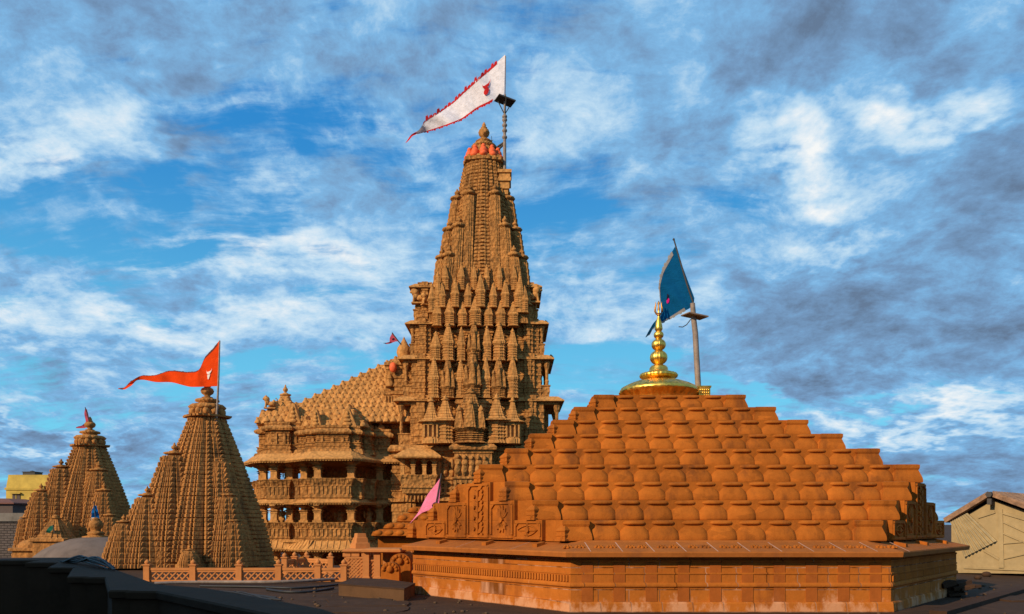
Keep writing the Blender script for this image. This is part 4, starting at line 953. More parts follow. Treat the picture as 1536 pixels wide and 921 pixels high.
# ---------------------------------------------------------------- town houses at the left edge and the shed at the right
YEL = plain('yellow_limewash', (.50, .33, .055), .9, 0, .25, .8, .1)
h_ = thing('house', 'yellow plastered town house with small shuttered windows and black roof tank', 'house', (X_(44, 92), 92, -7.5))
x0, x1 = X_(9, 90), X_(76, 90)
mb = MB(); zt = Z_(712, 90); zb = Z_(735, 90)
mb.box(x0, x1, 90, 97, -7.5, zb); mb.moulded([(x0, 90), (x1, 90), (x1, 97), (x0, 97)], [(zb+.003, .1), (zb+.25, .12), (zb+.26, .0), (zt-.2, -.15), (zt, -.15)]); build('wall', mb, YEL, h_)
SHUT = plain('brown_shutter', (.07, .04, .03), .7)
for pa, pb in ((19, 30.5), (53, 62)):
    wx0, wx1 = X_(pa, 90), X_(pb, 90); z0, z1 = Z_(751, 90), Z_(741, 90)
    mb = MB(); mb.box(wx0, wx1, 89.94, 90.02, z0, z1); w = build('window', mb, SHUT, h_)
    mb = MB(); mb.box(wx0-.12, wx1+.12, 89.7, 90.0, z1+.003, z1+.16); build('sunshade', mb, YEL, w)
    mb = MB(); mb.box((wx0+wx1)/2-.04, (wx0+wx1)/2+.04, 89.90, 89.939, z0, z1); build('mullion', mb, YEL, w)
t_ = thing('water_tank', 'black square water tank on the yellow house roof', 'tank', (X_(47, 92), 92, zt))
mb = MB(); mb.moulded([(X_(38, 92), 91.5), (X_(56, 92), 91.5), (X_(56, 92), 93), (X_(38, 92), 93)], [(zt, 0), (zt+.35, 0), (zt+.37, .05), (zt+.45, .05), (zt+.47, -.2)]); build('vessel', mb, CABLE, t_)
mb = MB(); mb.lathe([(.22, .47), (.24, .55), (.05, .6)], (X_(47, 92), 92.2, zt), 12); build('lid', mb, CABLE, t_)
b_ = thing('brick_wall', 'old grey brick wall with plastered coping at the left edge', 'wall', (X_(10, 64), 64, -7.5))
BRK = stone('old_grey_brick', (.13, .10, .085), fine=3, bump=.5, bumpd=.05, dark=.4, light=1.5, joints=(.5, .2, .03, (.05, .04, .035)))
mb = MB(); mb.box(-50, X_(33, 64), 64, 68, -7.5, Z_(782, 64)); build('masonry', mb, BRK, b_)
mb = MB(); mb.box(-50, X_(38, 64), 63.85, 68, Z_(782, 64)+.003, Z_(769.5, 64)); build('coping', mb, stone('grey_render', (.20, .17, .14), dark=.5, light=1.3, stain=(.06, .05, .04)), b_)
r_ = thing('low_house', 'low house with dark red roof left of the yellow house', 'house', (X_(2, 86), 86, -7.5))
mb = MB(); mb.box(-70, X_(19, 84), 84, 90, -7.5, Z_(756, 84)); build('wall', mb, SHUT, r_)
mb = MB(); mb.moulded([(-70, 84), (X_(19, 84), 84), (X_(19, 84), 90), (-70, 90)], [(Z_(756, 84)+.003, .3), (Z_(754, 84), .3), (Z_(747, 84), -1.4)]); build('roof', mb, plain('dark_red_tile', (.16, .06, .04), .9), r_)

# shed
SHW = stone('cream_shed_boards', (.36, .26, .13), fine=3, bump=.15, dark=.6, light=1.2, stain=(.25, .17, .08), stain_amt=.4)
YS = 37.0
shed = thing('shed', 'cream boarded gable shed with tiled roof at the right edge', 'shed', (X_(1495, YS), YS, FLOOR))
sp = lambda px, py, dy=0.0: (X_(px, YS), YS+dy, Z_(py, YS))
gab = [(1432, 862), (1560, 858), (1560, 779), (1490, 750), (1432, 786)]
mb = MB(); mb.rings([[sp(*g, 0) for g in gab], [(a, b+9, c) for a, b, c in [sp(*g, 0) for g in gab]]]); sw = build('wall', mb, SHW, shed)
def bar(mb, p, q, w, d0=-.06, d1=.0):
    a = Vector(sp(*p)); b = Vector(sp(*q)); t = (b-a).normalized(); n = Vector((-t.z, 0, t.x))*w
    mb.rings([[a+n+Vector((0, d0, 0)), a-n+Vector((0, d0, 0)), b-n+Vector((0, d0, 0)), b+n+Vector((0, d0, 0))], [a+n+Vector((0, d1, 0)), a-n+Vector((0, d1, 0)), b-n+Vector((0, d1, 0)), b+n+Vector((0, d1, 0))]])
for p, q, w in (((1500, 764), (1502, 853), .10), ((1470, 776), (1493, 768), .05), ((1504, 769), (1560, 788), .07), ((1504, 783), (1560, 812), .03), ((1504, 800), (1560, 826), .03), ((1504, 838), (1560, 822), .03), ((1478, 826), (1499, 839), .045), ((1450, 853), (1560, 853), .05), ((1504, 815), (1530, 812), .03)):
    mb = MB(); bar(mb, p, q, w); build('batten', mb, SHW, sw)
rt = plain('brown_roof_tile', (.24, .13, .07), .9, 0, .5, 4, .4)
for side in (-1, 1):
    a, b = ((1490, 744), (1428, 784)) if side < 0 else ((1490, 744), (1566, 777))
    A, B = Vector(sp(*a, -.45)), Vector(sp(*b, -.45)); dn = (B-A).normalized(); up = Vector((dn.z, 0, -dn.x)) if side < 0 else Vector((-dn.z, 0, dn.x))
    if up.z < 0: up = -up
    mb = MB(); L = Vector((0, 10, 0))
    mb.rings([[A, B, B+up*.12, A+up*.12], [A+L, B+L, B+L+up*.12, A+L+up*.12]])
    n = 26
    for i in range(n):                       # rolls of country tile running down the slope
        o = Vector((0, 10*(i+.5)/n, 0))
        mb.tube([A+o+up*.14, A+o+up*.14+(B-A)*.5, B+o+up*.14], .13, 6)
    build('roof', mb, rt, shed)
mb = MB(); mb.tube([sp(1490, 742, -.6), sp(1490, 742, 4), sp(1490, 742, 10)], .14, 6); mb.box(X_(1487, YS), X_(1493, YS), YS-.5, YS-.1, Z_(757, YS), Z_(748, YS)); build('ridge', mb, IRON, shed)
mb = MB(); A, B, D_ = Vector(sp(1439, 783, -.75)), Vector(sp(1463, 769, -.75)), Vector(sp(1497, 811, -.14))
D2 = Vector(sp(1452, 837, -.14)); N = 54
grid = []
for j in range(2):
    rowp = []
    for i in range(N+1):
        f = i/N; p = (A+(B-A)*f) if j == 0 else (D2+(D_-D2)*f); rowp.append(p+Vector((0, -.07*math.sin(f*2*math.pi*9), 0)))
    grid.append(rowp)
vs = grid[0]+grid[1]+[p+Vector((0, .02, 0)) for p in grid[0]+grid[1]]
n1 = N+1; fs = []
for i in range(N): fs += [(i, i+1, n1+i+1, n1+i), (2*n1+i, 3*n1+i, 3*n1+i+1, 2*n1+i+1)]
mb.add(vs, fs, True); cs = thing('corrugated_sheet', 'cream corrugated metal sheet leaning against the shed gable', 'metal sheet', (X_(1470, YS), YS-.4, FLOOR))
SR = rad(-48); PV = Vector((X_(1495, YS), YS, 0)); RM = Matrix.Rotation(SR, 4, 'Z')
mb.v = [tuple(RM @ (Vector(p)-PV)+PV) for p in mb.v]; shed.rotation_euler.z = SR
q_ = RM @ (Vector((X_(1470, YS), YS-.4, FLOOR))-PV)+PV; cs.location = q_; WL[cs.name] = q_
build('sheet', mb, plain('cream_painted_metal', (.42, .32, .17), .5, 0, .2, 3), cs)
w_ = thing('white_house', 'small pale house roof peeping over the shed', 'house', (X_(1445, 60), 60, -7.5))
mb = MB(); mb.box(X_(1439, 62), X_(1457, 60), 60, 62, -7.5, Z_(773, 60)); build('wall', mb, plain('white_render', (.55, .5, .44), .9), w_)
mb = MB(); mb.moulded([(X_(1444, 62), 60), (X_(1455, 60), 60), (X_(1455, 60), 62), (X_(1444, 62), 62)], [(Z_(773, 60)+.003, .1), (Z_(767, 60), .1), (Z_(766.5, 60), -.3)]); build('parapet', mb, plain('white_render_top', (.6, .55, .5), .9), w_)

# ---------------------------------------------------------------- roof furniture
par = thing('parapet', 'dark stepped stone parapet in the shade at lower left', 'parapet', (-10, 20, FLOOR))
PP = ccw([(-60, 26), (-15.3, 26), (-14.9, 24.6), (-13.9, 24.6), (-12.6, 21.8), (-11.85, 21.8), (-11.7, 21.4), (-10.0, 18.1), (-9.5, 18.1), (-9.5, 17.9), (-9.05, 17.9), (-7.2, 14.4), (-6.8, 14.4), (-6.8, 14.25), (-6.3, 14.25), (-5.64, 13.5), (-3.14, 10.6), (-2.2, 9.4), (-1.7, 9.4), (-2.7, 11.2), (-4.5, 13.4), (-5.7, 14.8), (-7.0, 15.7), (-9.9, 20.1), (-12.1, 23.3), (-13.6, 25.2), (-14.6, 28), (-60, 28)])
mb = MB(); mb.prism(PP, -7.4, -1.36); build('wall', mb, SHADED, par)
mb = MB(); mb.moulded(PP, [(-1.357, .0), (-1.34, .05), (-1.23, .06), (-1.20, .03)]); build('coping', mb, SHADED, par)
# fence of pierced sandstone
def lattice(mb, x0, y0, x1, y1, z0, z1, pit=.17):
    L = math.hypot(x1-x0, y1-y0); H = z1-z0; t = Vector(((x1-x0)/L, (y1-y0)/L, 0)); n = Vector((t.y, -t.x, 0)); o = Vector((x0, y0, z0))
    k = int((L+H)/pit)
    for i in range(k+1):
        for sg in (1, -1):
            u0 = i*pit-(H if sg > 0 else 0)
            a, b = (u0, 0), (u0+H, H)
            if sg < 0: a, b = (u0, 0), (u0-H, H)
            pts = []
            for (p, q) in ((a, b),):
                (ua, va), (ub, vb) = p, q
                def clip(u, v, du, dv):
                    if u < 0: f = (0-u)/du; return 0, v+dv*f
                    if u > L: f = (L-u)/du; return L, v+dv*f
                    return u, v
                du, dv = ub-ua, vb-va
                ua, va = clip(ua, va, du, dv); ub, vb = clip(ub, vb, du, dv)
                if vb-va > .05 and -0.01 <= va <= H and vb <= H+.01:
                    A = o+t*ua+Vector((0, 0, va)); B = o+t*ub+Vector((0, 0, vb)); c = (A+B)/2; d = (B-A)/2
                    w = d.normalized().cross(n)*.028
                    mb.obox(c+n*(.012*sg), d, w, n*.02)
def fence(label, pts, ztop, zrail, zlat, zbase, group, skip=()):
    f = thing('sandstone_fence', label, 'fence', (*pts[0], zbase), group)
    for (x, y) in pts:
        mb = MB(); sq = [(x-.12, y-.12), (x+.12, y-.12), (x+.12, y+.12), (x-.12, y+.12)]; h = ztop-zbase-.28
        mb.moulded(sq, [(zbase, .03), (zbase+.1, .03), (zbase+.12, 0), (zbase+h, 0), (zbase+h+.03, .035), (zbase+h+.07, .035), (zbase+h+.09, -.02)])
        mb.lathe([(.07, h+.08), (.12, h+.14), (.10, h+.2), (.05, h+.25), (.02, h+.28)], (x, y, zbase), 12); build('post', mb, PINK, f)
    for i, (a, b) in enumerate(zip(pts, pts[1:])):
        A, B = Vector(a), Vector(b); t = (B-A).normalized(); L = (B-A).length; n = Vector((t.y, -t.x)); c = (A+B)/2; hl = L/2-.125
        if i in skip: continue
        mb = MB(); mb.obox((c.x, c.y, zrail), (t.x*hl, t.y*hl, 0), (n.x*.07, n.y*.07, 0), (0, 0, .05)); build('rail', mb, PINK, f)
        mb = MB(); mb.obox((c.x, c.y, zlat+.05), (t.x*hl, t.y*hl, 0), (n.x*.05, n.y*.05, 0), (0, 0, .05)); mb.obox((c.x, c.y, zbase+.06), (t.x*hl, t.y*hl, 0), (n.x*.05, n.y*.05, 0), (0, 0, .06))
        a2, b2 = A+t*.125, B-t*.125
        lattice(mb, a2.x, a2.y, b2.x, b2.y, zbase+.12, zlat, .27); build('lattice_panel', mb, PINK, f)
YF = 33.0
fx = lambda px, Y=YF: (X_(px, Y), Y)
fence('long pink sandstone lattice fence in front of the orange-flagged temple', [fx(221), fx(290), fx(359), fx(418), fx(477), fx(516)], Z_(839, YF), Z_(853.5, YF), Z_(858, YF), -2.45, 'pink sandstone fences')
fence('short pink sandstone fence standing behind the long one, by the hall foot', [fx(427, 37.5), fx(442, 38.5), fx(460, 39), fx(496, 38)], Z_(829, 37.5), Z_(841, 37.5), Z_(846, 37.5), -2.45, 'pink sandstone fences')
# screen panels and gate frame by the small pavilion
gt = thing('stone_gate', 'pink sandstone gate frame with lattice screens beside the red shrine', 'gate', (*fx(560), -2.4))
YG = 33.0
for px in (549.5, 566):
    mb = MB(); x = X_(px, YG); mb.moulded([(x-.13, YG-.13), (x+.13, YG-.13), (x+.13, YG+.13), (x-.13, YG+.13)], [(-2.4, .03), (-2.2, .03), (-2.18, 0), (Z_(829, YG), 0)]); build('post', mb, PINK, gt)
mb = MB(); mb.moulded([(X_(546, YG), YG-.25), (X_(600, YG), YG-.25), (X_(600, YG), YG+1.5), (X_(546, YG), YG+1.5)], [(Z_(829, YG), 0), (Z_(827.5, YG), .06), (Z_(824.5, YG), .06), (Z_(823, YG), 0)]); build('lintel', mb, PINK, gt)
for pa, pb, zt in ((519, 546.5, 838), (553, 562.5, 842)):
    mb = MB(); lattice(mb, X_(pa, YG), YG, X_(pb, YG), YG, -2.35, Z_(zt, YG), .15); mb.box(X_(pa, YG), X_(pb, YG), YG-.06, YG+.06, Z_(zt, YG)+.003, Z_(zt-2.5, YG)); mb.box(X_(pa, YG), X_(pb, YG), YG-.06, YG+.06, -2.45, -2.35); build('lattice_screen', mb, PINK, gt)
mb = MB(); mb.box(X_(566, YG), X_(612, YG), YG+1.4, YG+1.6, -2.4, Z_(829, YG)-.003); build('back_wall', mb, PINK, gt)
# small pavilion with a tapering top
YV = 35.0
pv = thing('roof_pavilion', 'small pink stone pavilion with tapering block roof behind the lattice screen', 'pavilion', (X_(537, YV), YV, -2.4))
for px in (521, 534, 549):
    for yo in (0, 1.0):
        mb = MB(); x = X_(px, YV); mb.moulded([(x-.11, YV-.11+yo), (x+.11, YV-.11+yo), (x+.11, YV+.11+yo), (x-.11, YV+.11+yo)], [(-2.4, .04), (-2.2, .04), (-2.17, 0), (Z_(829.5, YV)-.2, 0), (Z_(829.5, YV)-.15, .06), (Z_(829.5, YV), .06)]); build('pillar', mb, PINK, pv)
mb = MB(); mb.moulded([(X_(518, YV), YV-.2), (X_(552, YV), YV-.2), (X_(552, YV), YV+1.3), (X_(518, YV), YV+1.3)], [(Z_(829.5, YV)+.003, 0), (Z_(827, YV), .08), (Z_(825, YV), .08), (Z_(823, YV), -.05)]); build('slab', mb, PINK, pv)
mb = MB(); cxx = X_(537, YV)
mb.rings([[(cxx+a*w, YV+.5+b*w*.9, z) for a, b in xfp([(-1, -1), (1, -1), (1, 1), (-1, 1)], 0, 0, 1, rad(30))] for w, z in ((.34, Z_(823, YV)+.003), (.32, Z_(815, YV)), (.27, Z_(815, YV)+.02), (.25, Z_(807, YV)), (.21, Z_(807, YV)+.02), (.19, Z_(800, YV)))]); build('top', mb, PINK, pv)
# round-headed carved stones in the gateway
for lab, px, Y, w, zt in (('smaller round-headed carved red stone in the stone gateway', 586, 31.6, .36, 843), ('larger round-headed carved red stone against the shrine wall', 601, 32.6, .42, 830)):
    c = thing('carved_stone', lab, 'carved stone', (X_(px, Y), Y, -2.4)); x = X_(px, Y); z1 = Z_(zt, Y)
    arc = [(x-w, -2.4), (x+w, -2.4)]+[(x+w*math.cos(a), z1-w*.8+w*.8*math.sin(a)) for a in [i*math.pi/10 for i in range(11)]]
    mb = MB(); mb.rings([[(a, Y-.2, b) for a, b in arc], [(a, Y+.25, b) for a, b in arc]]); build('block', mb, RED, c)
    mb = MB()
    for i in range(7): a = math.pi*i/6; mb.blobby((x+w*.7*math.cos(a), Y-.21, z1-w*.8+w*.55*math.sin(a)), (.08, .06, .08), 7, 4)
    mb.blobby((x, Y-.22, z1-w*.75), (.14, .1, .16), 8, 5); build('carving', mb, RED, c)
# low red stepped roof behind the shrine's left corner
lr = thing('stepped_roof', 'low red stepped stone roof behind the left corner of the red shrine', 'roof', (X_(605, 46), 46, -2.4))
mb0 = MB(); mb0.box(X_(566, 46), X_(680, 46), 46.2, 52, -2.4, Z_(806, 46)); build('wall', mb0, RED, lr)
for i, (pa, zt, zb) in enumerate(((558, 794, 805), (576, 784, 794), (596, 770, 783.5), (612, 760, 769.5))):
    Y = 45.6+.7*i; mb = MB(); x0, x1 = X_(pa, Y), X_(690, Y)
    mb.moulded([(x0, Y), (x1, Y), (x1, Y+4), (x0, Y+4)], [(Z_(zb, Y), -.06), (Z_(zb, Y)+.06, .05), (Z_(zt, Y)-.12, -.05), (Z_(zt, Y)-.10, -.28), (Z_(zt, Y), -.30)])
    for j in range(7): mb.blobby((x0+.35+j*.62, Y+.12, (Z_(zb, Y)+Z_(zt, Y))/2-.02), (.30, .24, .19), 10, 5)
    build('tier', mb, RED, lr)
# plinth, kerb, slabs, rubble
pl_ = thing('low_plinth', 'low mottled masonry plinth on the dark roof left of the red shrine', 'plinth', (-4.4, 26.5, FLOOR))
mb = MB(); mb.prism(ccw([(X_(508, 26.6), 26.6), (X_(606, 24.6), 24.6), (-3.25, 26.8), (-4.6, 28.8), (-5.85, 29.4)]), FLOOR-.05, FLOOR+.35); build('masonry', mb, stone('mottled_masonry', (.11, .055, .025), fine=3, bump=.3, dark=.35, light=1.6, stain=(.04, .03, .02), stain_amt=.7), pl_)
mb = MB(); mb.prism(offset(ccw([(X_(508, 26.6), 26.6), (X_(606, 24.6), 24.6), (-3.25, 26.8), (-4.6, 28.8), (-5.85, 29.4)]), .015), FLOOR+.353, FLOOR+.40); build('capping', mb, ROOF, pl_)
kb = MB(); kb.prism(ccw([(11.2, 20.6), (18.6, 28.6), (18.3, 28.9), (10.9, 20.9)]), FLOOR-.1, FLOOR+.13); k_ = build('roof_kerb', kb, SHADED); struct(k_, 'low kerb along the roof edge at lower right')
rb = thing('rubble_pile', 'broken dark stone slabs heaped beside the right wall of the red shrine', 'rubble', (X_(1420, 26.5), 26.5, FLOOR))
q = random.Random(9)
for i in range(9):
    mb = MB(); c = Vector((X_(1408+q.uniform(0, 34), 26.5), 26.3+q.uniform(-.35, .4), FLOOR+.1+.11*(i % 4)))
    e = Matrix.Rotation(q.uniform(-.5, .5), 3, 'Z') @ Matrix.Rotation(q.uniform(-.25, .25), 3, 'Y')
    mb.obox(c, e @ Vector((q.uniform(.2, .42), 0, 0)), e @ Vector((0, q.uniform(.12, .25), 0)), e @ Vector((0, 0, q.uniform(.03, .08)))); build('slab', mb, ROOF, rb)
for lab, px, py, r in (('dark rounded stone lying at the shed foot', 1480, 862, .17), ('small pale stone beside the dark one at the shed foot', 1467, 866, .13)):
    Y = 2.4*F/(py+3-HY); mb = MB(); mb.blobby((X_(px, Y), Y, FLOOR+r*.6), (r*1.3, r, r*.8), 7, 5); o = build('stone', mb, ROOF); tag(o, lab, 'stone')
# worn paving on the near roof: uneven slabs, grit and scraps
q = random.Random(12)
for i in range(46):
    x = q.uniform(-8, 22); y = q.uniform(14, 29)
    if abs(x-SX) < 11.5 and y > 19.8-(0 if abs(x-SX) < 5 else -1.2*(abs(x-SX)-5)): continue
    if x < -3.6 and y < 12-1.55*(x+3.4)+1.5: continue
    mb = MB(); w, d = q.uniform(.5, 1.3), q.uniform(.4, .9); e = Matrix.Rotation(q.uniform(-.15, .15), 3, 'Z')
    pts = [(x+(e @ Vector((a*w+q.uniform(-.12, .12), b*d+q.uniform(-.12, .12), 0))).x, y+(e @ Vector((a*w, b*d, 0))).y) for a, b in ((-1, -1), (0, -1.05), (1, -1), (1.05, 0), (1, 1), (0, 1.03), (-1, 1), (-1.04, 0))]
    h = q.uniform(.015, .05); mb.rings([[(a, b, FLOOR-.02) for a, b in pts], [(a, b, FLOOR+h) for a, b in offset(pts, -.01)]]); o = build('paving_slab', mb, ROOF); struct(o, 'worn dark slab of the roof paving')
mb = MB()
for i in range(500):
    x = q.uniform(-9, 22); y = q.uniform(12, 31)
    if abs(x-SX) < 9.6 and y > 21.6+max(0, abs(x-SX)-4.5)*1.15: continue
    if x < -3.2 and y < 12-1.55*(x+3.4): continue
    r = q.uniform(.02, .07); mb.blobby((x, y, FLOOR+r*.4), (r*1.3, r, r*.7), 5, 3)
o = build('gravel', mb, stone('roof_grit', (.10, .06, .035), bump=.1)); tag(o, 'loose grit and stone chips scattered over the dark roof', 'gravel', None, 'stuff')
# cables and conduit
def cable(label, pts, r, cat='cable', mat=None, grp=None):
    out = []
    for i in range(len(pts)-1):
        p0, p1, p2, p3 = (Vector(pts[max(0, min(len(pts)-1, i+j))]) for j in (-1, 0, 1, 2))
        for s_ in range(6):
            u = s_/6; out.append(.5*((2*p1)+(-p0+p2)*u+(2*p0-5*p1+4*p2-p3)*u*u+(-p0+3*p1-3*p2+p3)*u**3))
    out.append(Vector(pts[-1])); mb = MB(); mb.tube(out, r, 6); o = build('cable' if cat == 'cable' else 'conduit', mb, mat or CABLE); tag(o, label, cat, grp); return o
fl = lambda px, py, dz=.05: (X_(px, 2.4*F/(py-HY)), 2.4*F/(py-HY), FLOOR+dz)
tp = lambda px, py, dz=.04: (X_(px, 1.2*F/(py-HY)), 1.2*F/(py-HY), -1.2+dz)
cable('pale conduit pipe running along the roof below the fence', [fl(232, 879, .1), fl(300, 877, .1), fl(420, 876.5, .1), fl(520, 871, .1), fl(606, 864.5, .1)], .07, 'conduit', PIPE)
q = random.Random(4)
for i in range(9):                           # tangle lying on the parapet
    pts = [tp(96+q.uniform(-6, 8), 843.5+q.uniform(0, 2)), tp(120+q.uniform(-8, 8), 845+q.uniform(0, 3), q.uniform(.05, .25)), tp(140+q.uniform(-8, 8), 847+q.uniform(0, 5), q.uniform(.1, .3)), tp(168+q.uniform(-6, 6), 853+q.uniform(0, 4))]
    cable('black cable in the tangle on the dark parapet below the grey dome', pts, .022, grp='cables tangled on the parapet')
for i in range(7):                           # tangle on the roof floor
    pts = [fl(285+q.uniform(-10, 12), 884+q.uniform(0, 6)), fl(330+q.uniform(-12, 12), 890+q.uniform(-3, 6), q.uniform(.03, .15)), fl(372+q.uniform(-12, 12), 895+q.uniform(-4, 6), q.uniform(.03, .12)), fl(410+q.uniform(-12, 12), 902+q.uniform(-5, 6))]
    cable('black cable in the heap on the roof floor between parapet and low plinth', pts, .026, grp='cables heaped on the roof floor')
cable('black cable trailing from the shrine corner along the conduit', [fl(606, 867, .08), fl(560, 872, .1), fl(500, 880, .06), fl(440, 884, .05), fl(380, 882, .05), fl(300, 881, .05)], .045)
cable('black cable slung low in front of the low plinth', [fl(500, 884, .05), fl(470, 889, .05), fl(430, 890, .05), fl(400, 886, .05)], .045)
# added unseen building, out of the frame to the left, placed to shade the near roof
nbk = thing('sun_blocker', 'unseen building left of the roof that shades the near parapet', 'blocker', (-20, 0, -7.5))
ax_, th_, p0 = Vector((-.62, .78, 0)).normalized(), Vector((-.78, -.62, 0)).normalized(), Vector((-18.4, -1.9, 0))
def blocker_part(name, u0, u1, top, thick):
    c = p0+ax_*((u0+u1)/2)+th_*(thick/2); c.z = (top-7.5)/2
    mb = MB(); mb.obox(c, ax_*((u1-u0)/2), th_*(thick/2), (0, 0, (top+7.5)/2)); return build(name, mb, SHADED, nbk)
blocker_part('blocker_tall', -14, .9, 12, 8); w2 = blocker_part('blocker_part', .903, 19.5, 9.6, 6)
for i in range(6):
    for j in range(2):
        c = p0+ax_*(-12.5+i*4.6)-th_*.02; c.z = 1.5+j*3.4; mb = MB(); mb.obox(c, ax_*.6, th_*.05, (0, 0, .8)); build('blocker_shutter', mb, SHUT, nbk)

# ---------------------------------------------------------------- flags
def resample(pts, n):
    v = [Vector(p) for p in pts]; L = [0]
    for a, b in zip(v, v[1:]): L.append(L[-1]+(b-a).length)
    out = []
    for i in range(n+1):
        t = L[-1]*i/n; j = max(q for q in range(len(L)) if L[q] <= t+1e-9); j = min(j, len(v)-2)
        out.append(v[j].lerp(v[j+1], (t-L[j])/max(1e-9, L[j+1]-L[j])))
    for _ in range(2): out = [out[0]]+[(out[i-1]+out[i]*2+out[i+1])/4 for i in range(1, n)]+[out[-1]]
    return out
class Cloth:
    def __init__(s, upper, lower, Y, amp, waves, swing=0.0, n=48, ph=0.0):
        s.u = resample(upper, n); s.l = resample(lower, n); s.Y = Y; s.amp = amp; s.w = waves; s.n = n; s.sw = swing; s.ph = ph
    def at(s, a, b, dy=0.0):
        i = min(s.n-1, int(a*s.n)); f = a*s.n-i
        p = s.u[i].lerp(s.u[i+1], f).lerp(s.l[i].lerp(s.l[i+1], f), b)
        d = s.amp*(math.sin(a*s.w*2*math.pi+b*2.2+s.ph)*(.35+a*.8)*min(1, a*6)+.4*math.sin(a*s.w*4.7*math.pi+b*4+s.ph*2)*min(1, a*6))
        y = s.Y+d+s.sw*a+dy
        return Vector(((p.x-CX)/F*y, y, (HY-p.y)/F*y))
    def sheet(s, mb, m=10, tail=9.0):
        vs = []; fs = []; w = m+1
        for i in range(s.n+1):
            for j in range(w): vs.append(s.at(i/s.n, j/m))
        for i in range(s.n):
            for j in range(m): fs.append((i*w+j, i*w+j+1, (i+1)*w+j+1, (i+1)*w+j))
        mb.add(vs, fs, True)
        for q in range(len(fs)): mb.mi[len(mb.mi)-len(fs)+q] = 1 if (q//m)/s.n >= tail else 0
    def patch(s, mb, poly, dy=-.03):         # an appliqué shape on the cloth, outline in (along, down)
        c = (sum(p[0] for p in poly)/len(poly), sum(p[1] for p in poly)/len(poly)); n = len(poly)
        vs = [s.at(*c, dy)]+[s.at(a, b, dy) for a, b in poly]
        mb.add(vs, [(0, 1+i, 1+(i+1) % n) for i in range(n)], True)
    def fringe(s, mb, b, hgt, cnt, dy=-.01, a0=0.02, a1=.98, sc_=1.0):
        for i in range(cnt):
            t0 = a0+(a1-a0)*i/cnt; t1 = a0+(a1-a0)*(i+1)/cnt; tm = (t0+t1)/2
            e = (s.at(tm, b)-s.at(tm, 1-b)); e = e.normalized()*hgt if e.length > 1e-4 else Vector((0, 0, hgt))
            i0 = s.at(t0, b+(.06 if b < .5 else -.06), dy); i1 = s.at(t1, b+(.06 if b < .5 else -.06), dy)
            A, B = s.at(t0, b, dy), s.at(t1, b, dy)
            k = hgt*(0.6+.4*math.sin(i*2.3))/hgt
            vs = [i0, i1, B, B.lerp(A, .25)+e*k*sc_, (A+B)/2+e*k*.8, A.lerp(B, .25)+e*k*sc_, A]
            mb.add(vs, [(0, 1, 2, 3, 4, 5, 6)], True)
def emblem(cl, mb, c, hw, hh, dy, pointed=False):   # crescent horns above a rounded (or pointed) body, as on the cloth
    q = lambda x, y: cl.at(c[0]-x*hw, c[1]+y*hh, dy)
    N = 14; o, i_ = [], []
    for k in range(N+1):
        a = math.pi*(.02+.96*k/N); w = math.sin(math.pi*k/N)
        o.append(q(math.cos(a), -.95+.95*math.sin(a)*1.05)); i_.append(q(math.cos(a)*(1-.30*w), -1.0+(.95*math.sin(a))*(1-.52*w)))
    mb.add(o+i_, [(k, k+1, N+2+k, N+1+k) for k in range(N)], True)
    if pointed: out = [(-.55, .1), (.55, .1), (.42, .45), (.16, 1.0), (-.16, 1.0), (-.42, .45)]
    else: out = [(.66*math.cos(k*math.pi/8), .48+.50*math.sin(k*math.pi/8)) for k in range(16)]
    n = len(out); mb.add([q(0, .48)]+[q(x*.5, .48+(y-.48)*.5) for x, y in out]+[q(x, y) for x, y in out],
                         [(0, 1+k, 1+(k+1) % n) for k in range(n)]+[(1+k, 1+n+k, 1+n+(k+1) % n, 1+(k+1) % n) for k in range(n)], True)
WHITE = cloth('white_flag_cloth', (.80, .74, .76), .15); REDC = cloth('red_trim_cloth', (.62, .03, .03), .3); ORC = cloth('orange_flag_cloth', (.98, .075, .010), .35)
PINKC = cloth('pink_flag_cloth', (1.0, .26, .42), .3); BLUC = cloth('teal_flag_cloth', (.006, .105, .24), .3); MAG = cloth('magenta_cloth', (.8, .02, .25), .2); GREY = cloth('grey_trim_cloth', (.40, .36, .33), .3)
ROSE = cloth('rose_flag_cloth', (.55, .09, .13), .35); DKB = cloth('dark_trim_cloth', (.02, .015, .03), .1); WHT = cloth('white_emblem_cloth', (.85, .8, .72), .2); BRB = cloth('bright_blue_cloth', (.01, .14, .42), .35); GRN = cloth('green_cloth', (.02, .13, .09), .3)
# white flag on the great spire
YW = 78.9; pz = lambda px, py, dy=0.0: Vector((X_(px, YW), YW+dy, Z_(py, YW)))
fw = thing('flag', 'huge white pennant with red scalloped edges and red emblem on the tall spire', 'flag', pz(757, 258))
zz = lambda s, x, y, L: [(x+a/s, y+b/s) for a, b in L]
cw = Cloth(zz(4.386, 590, 70, [(735, 52), (660, 122), (560, 208), (470, 288), (400, 358), (300, 432), (210, 482), (168, 555), (112, 575), (104, 600), (80, 632)]),
           zz(4.386, 590, 70, [(729, 312), (620, 378), (560, 402), (450, 482), (340, 522), (200, 565), (168, 574), (122, 584), (112, 610), (82, 634)]), YW, .50, 2.2, 2.6, ph=1.0)
mb = MB(); cw.sheet(mb, 10, .86); build('cloth', mb, [WHITE, REDC], fw)
mb = MB(); cw.fringe(mb, 0.0, .40, 22, -.02, .08, .80); build('red_border', mb, REDC, fw)
mb = MB(); cw.fringe(mb, 1.0, .16, 30, -.02, .12, .80)
build('red_border', mb, REDC, fw)
mb = MB(); emblem(cw, mb, (.185, .50), .040, .20, -.12); build('emblem', mb, REDC, fw)
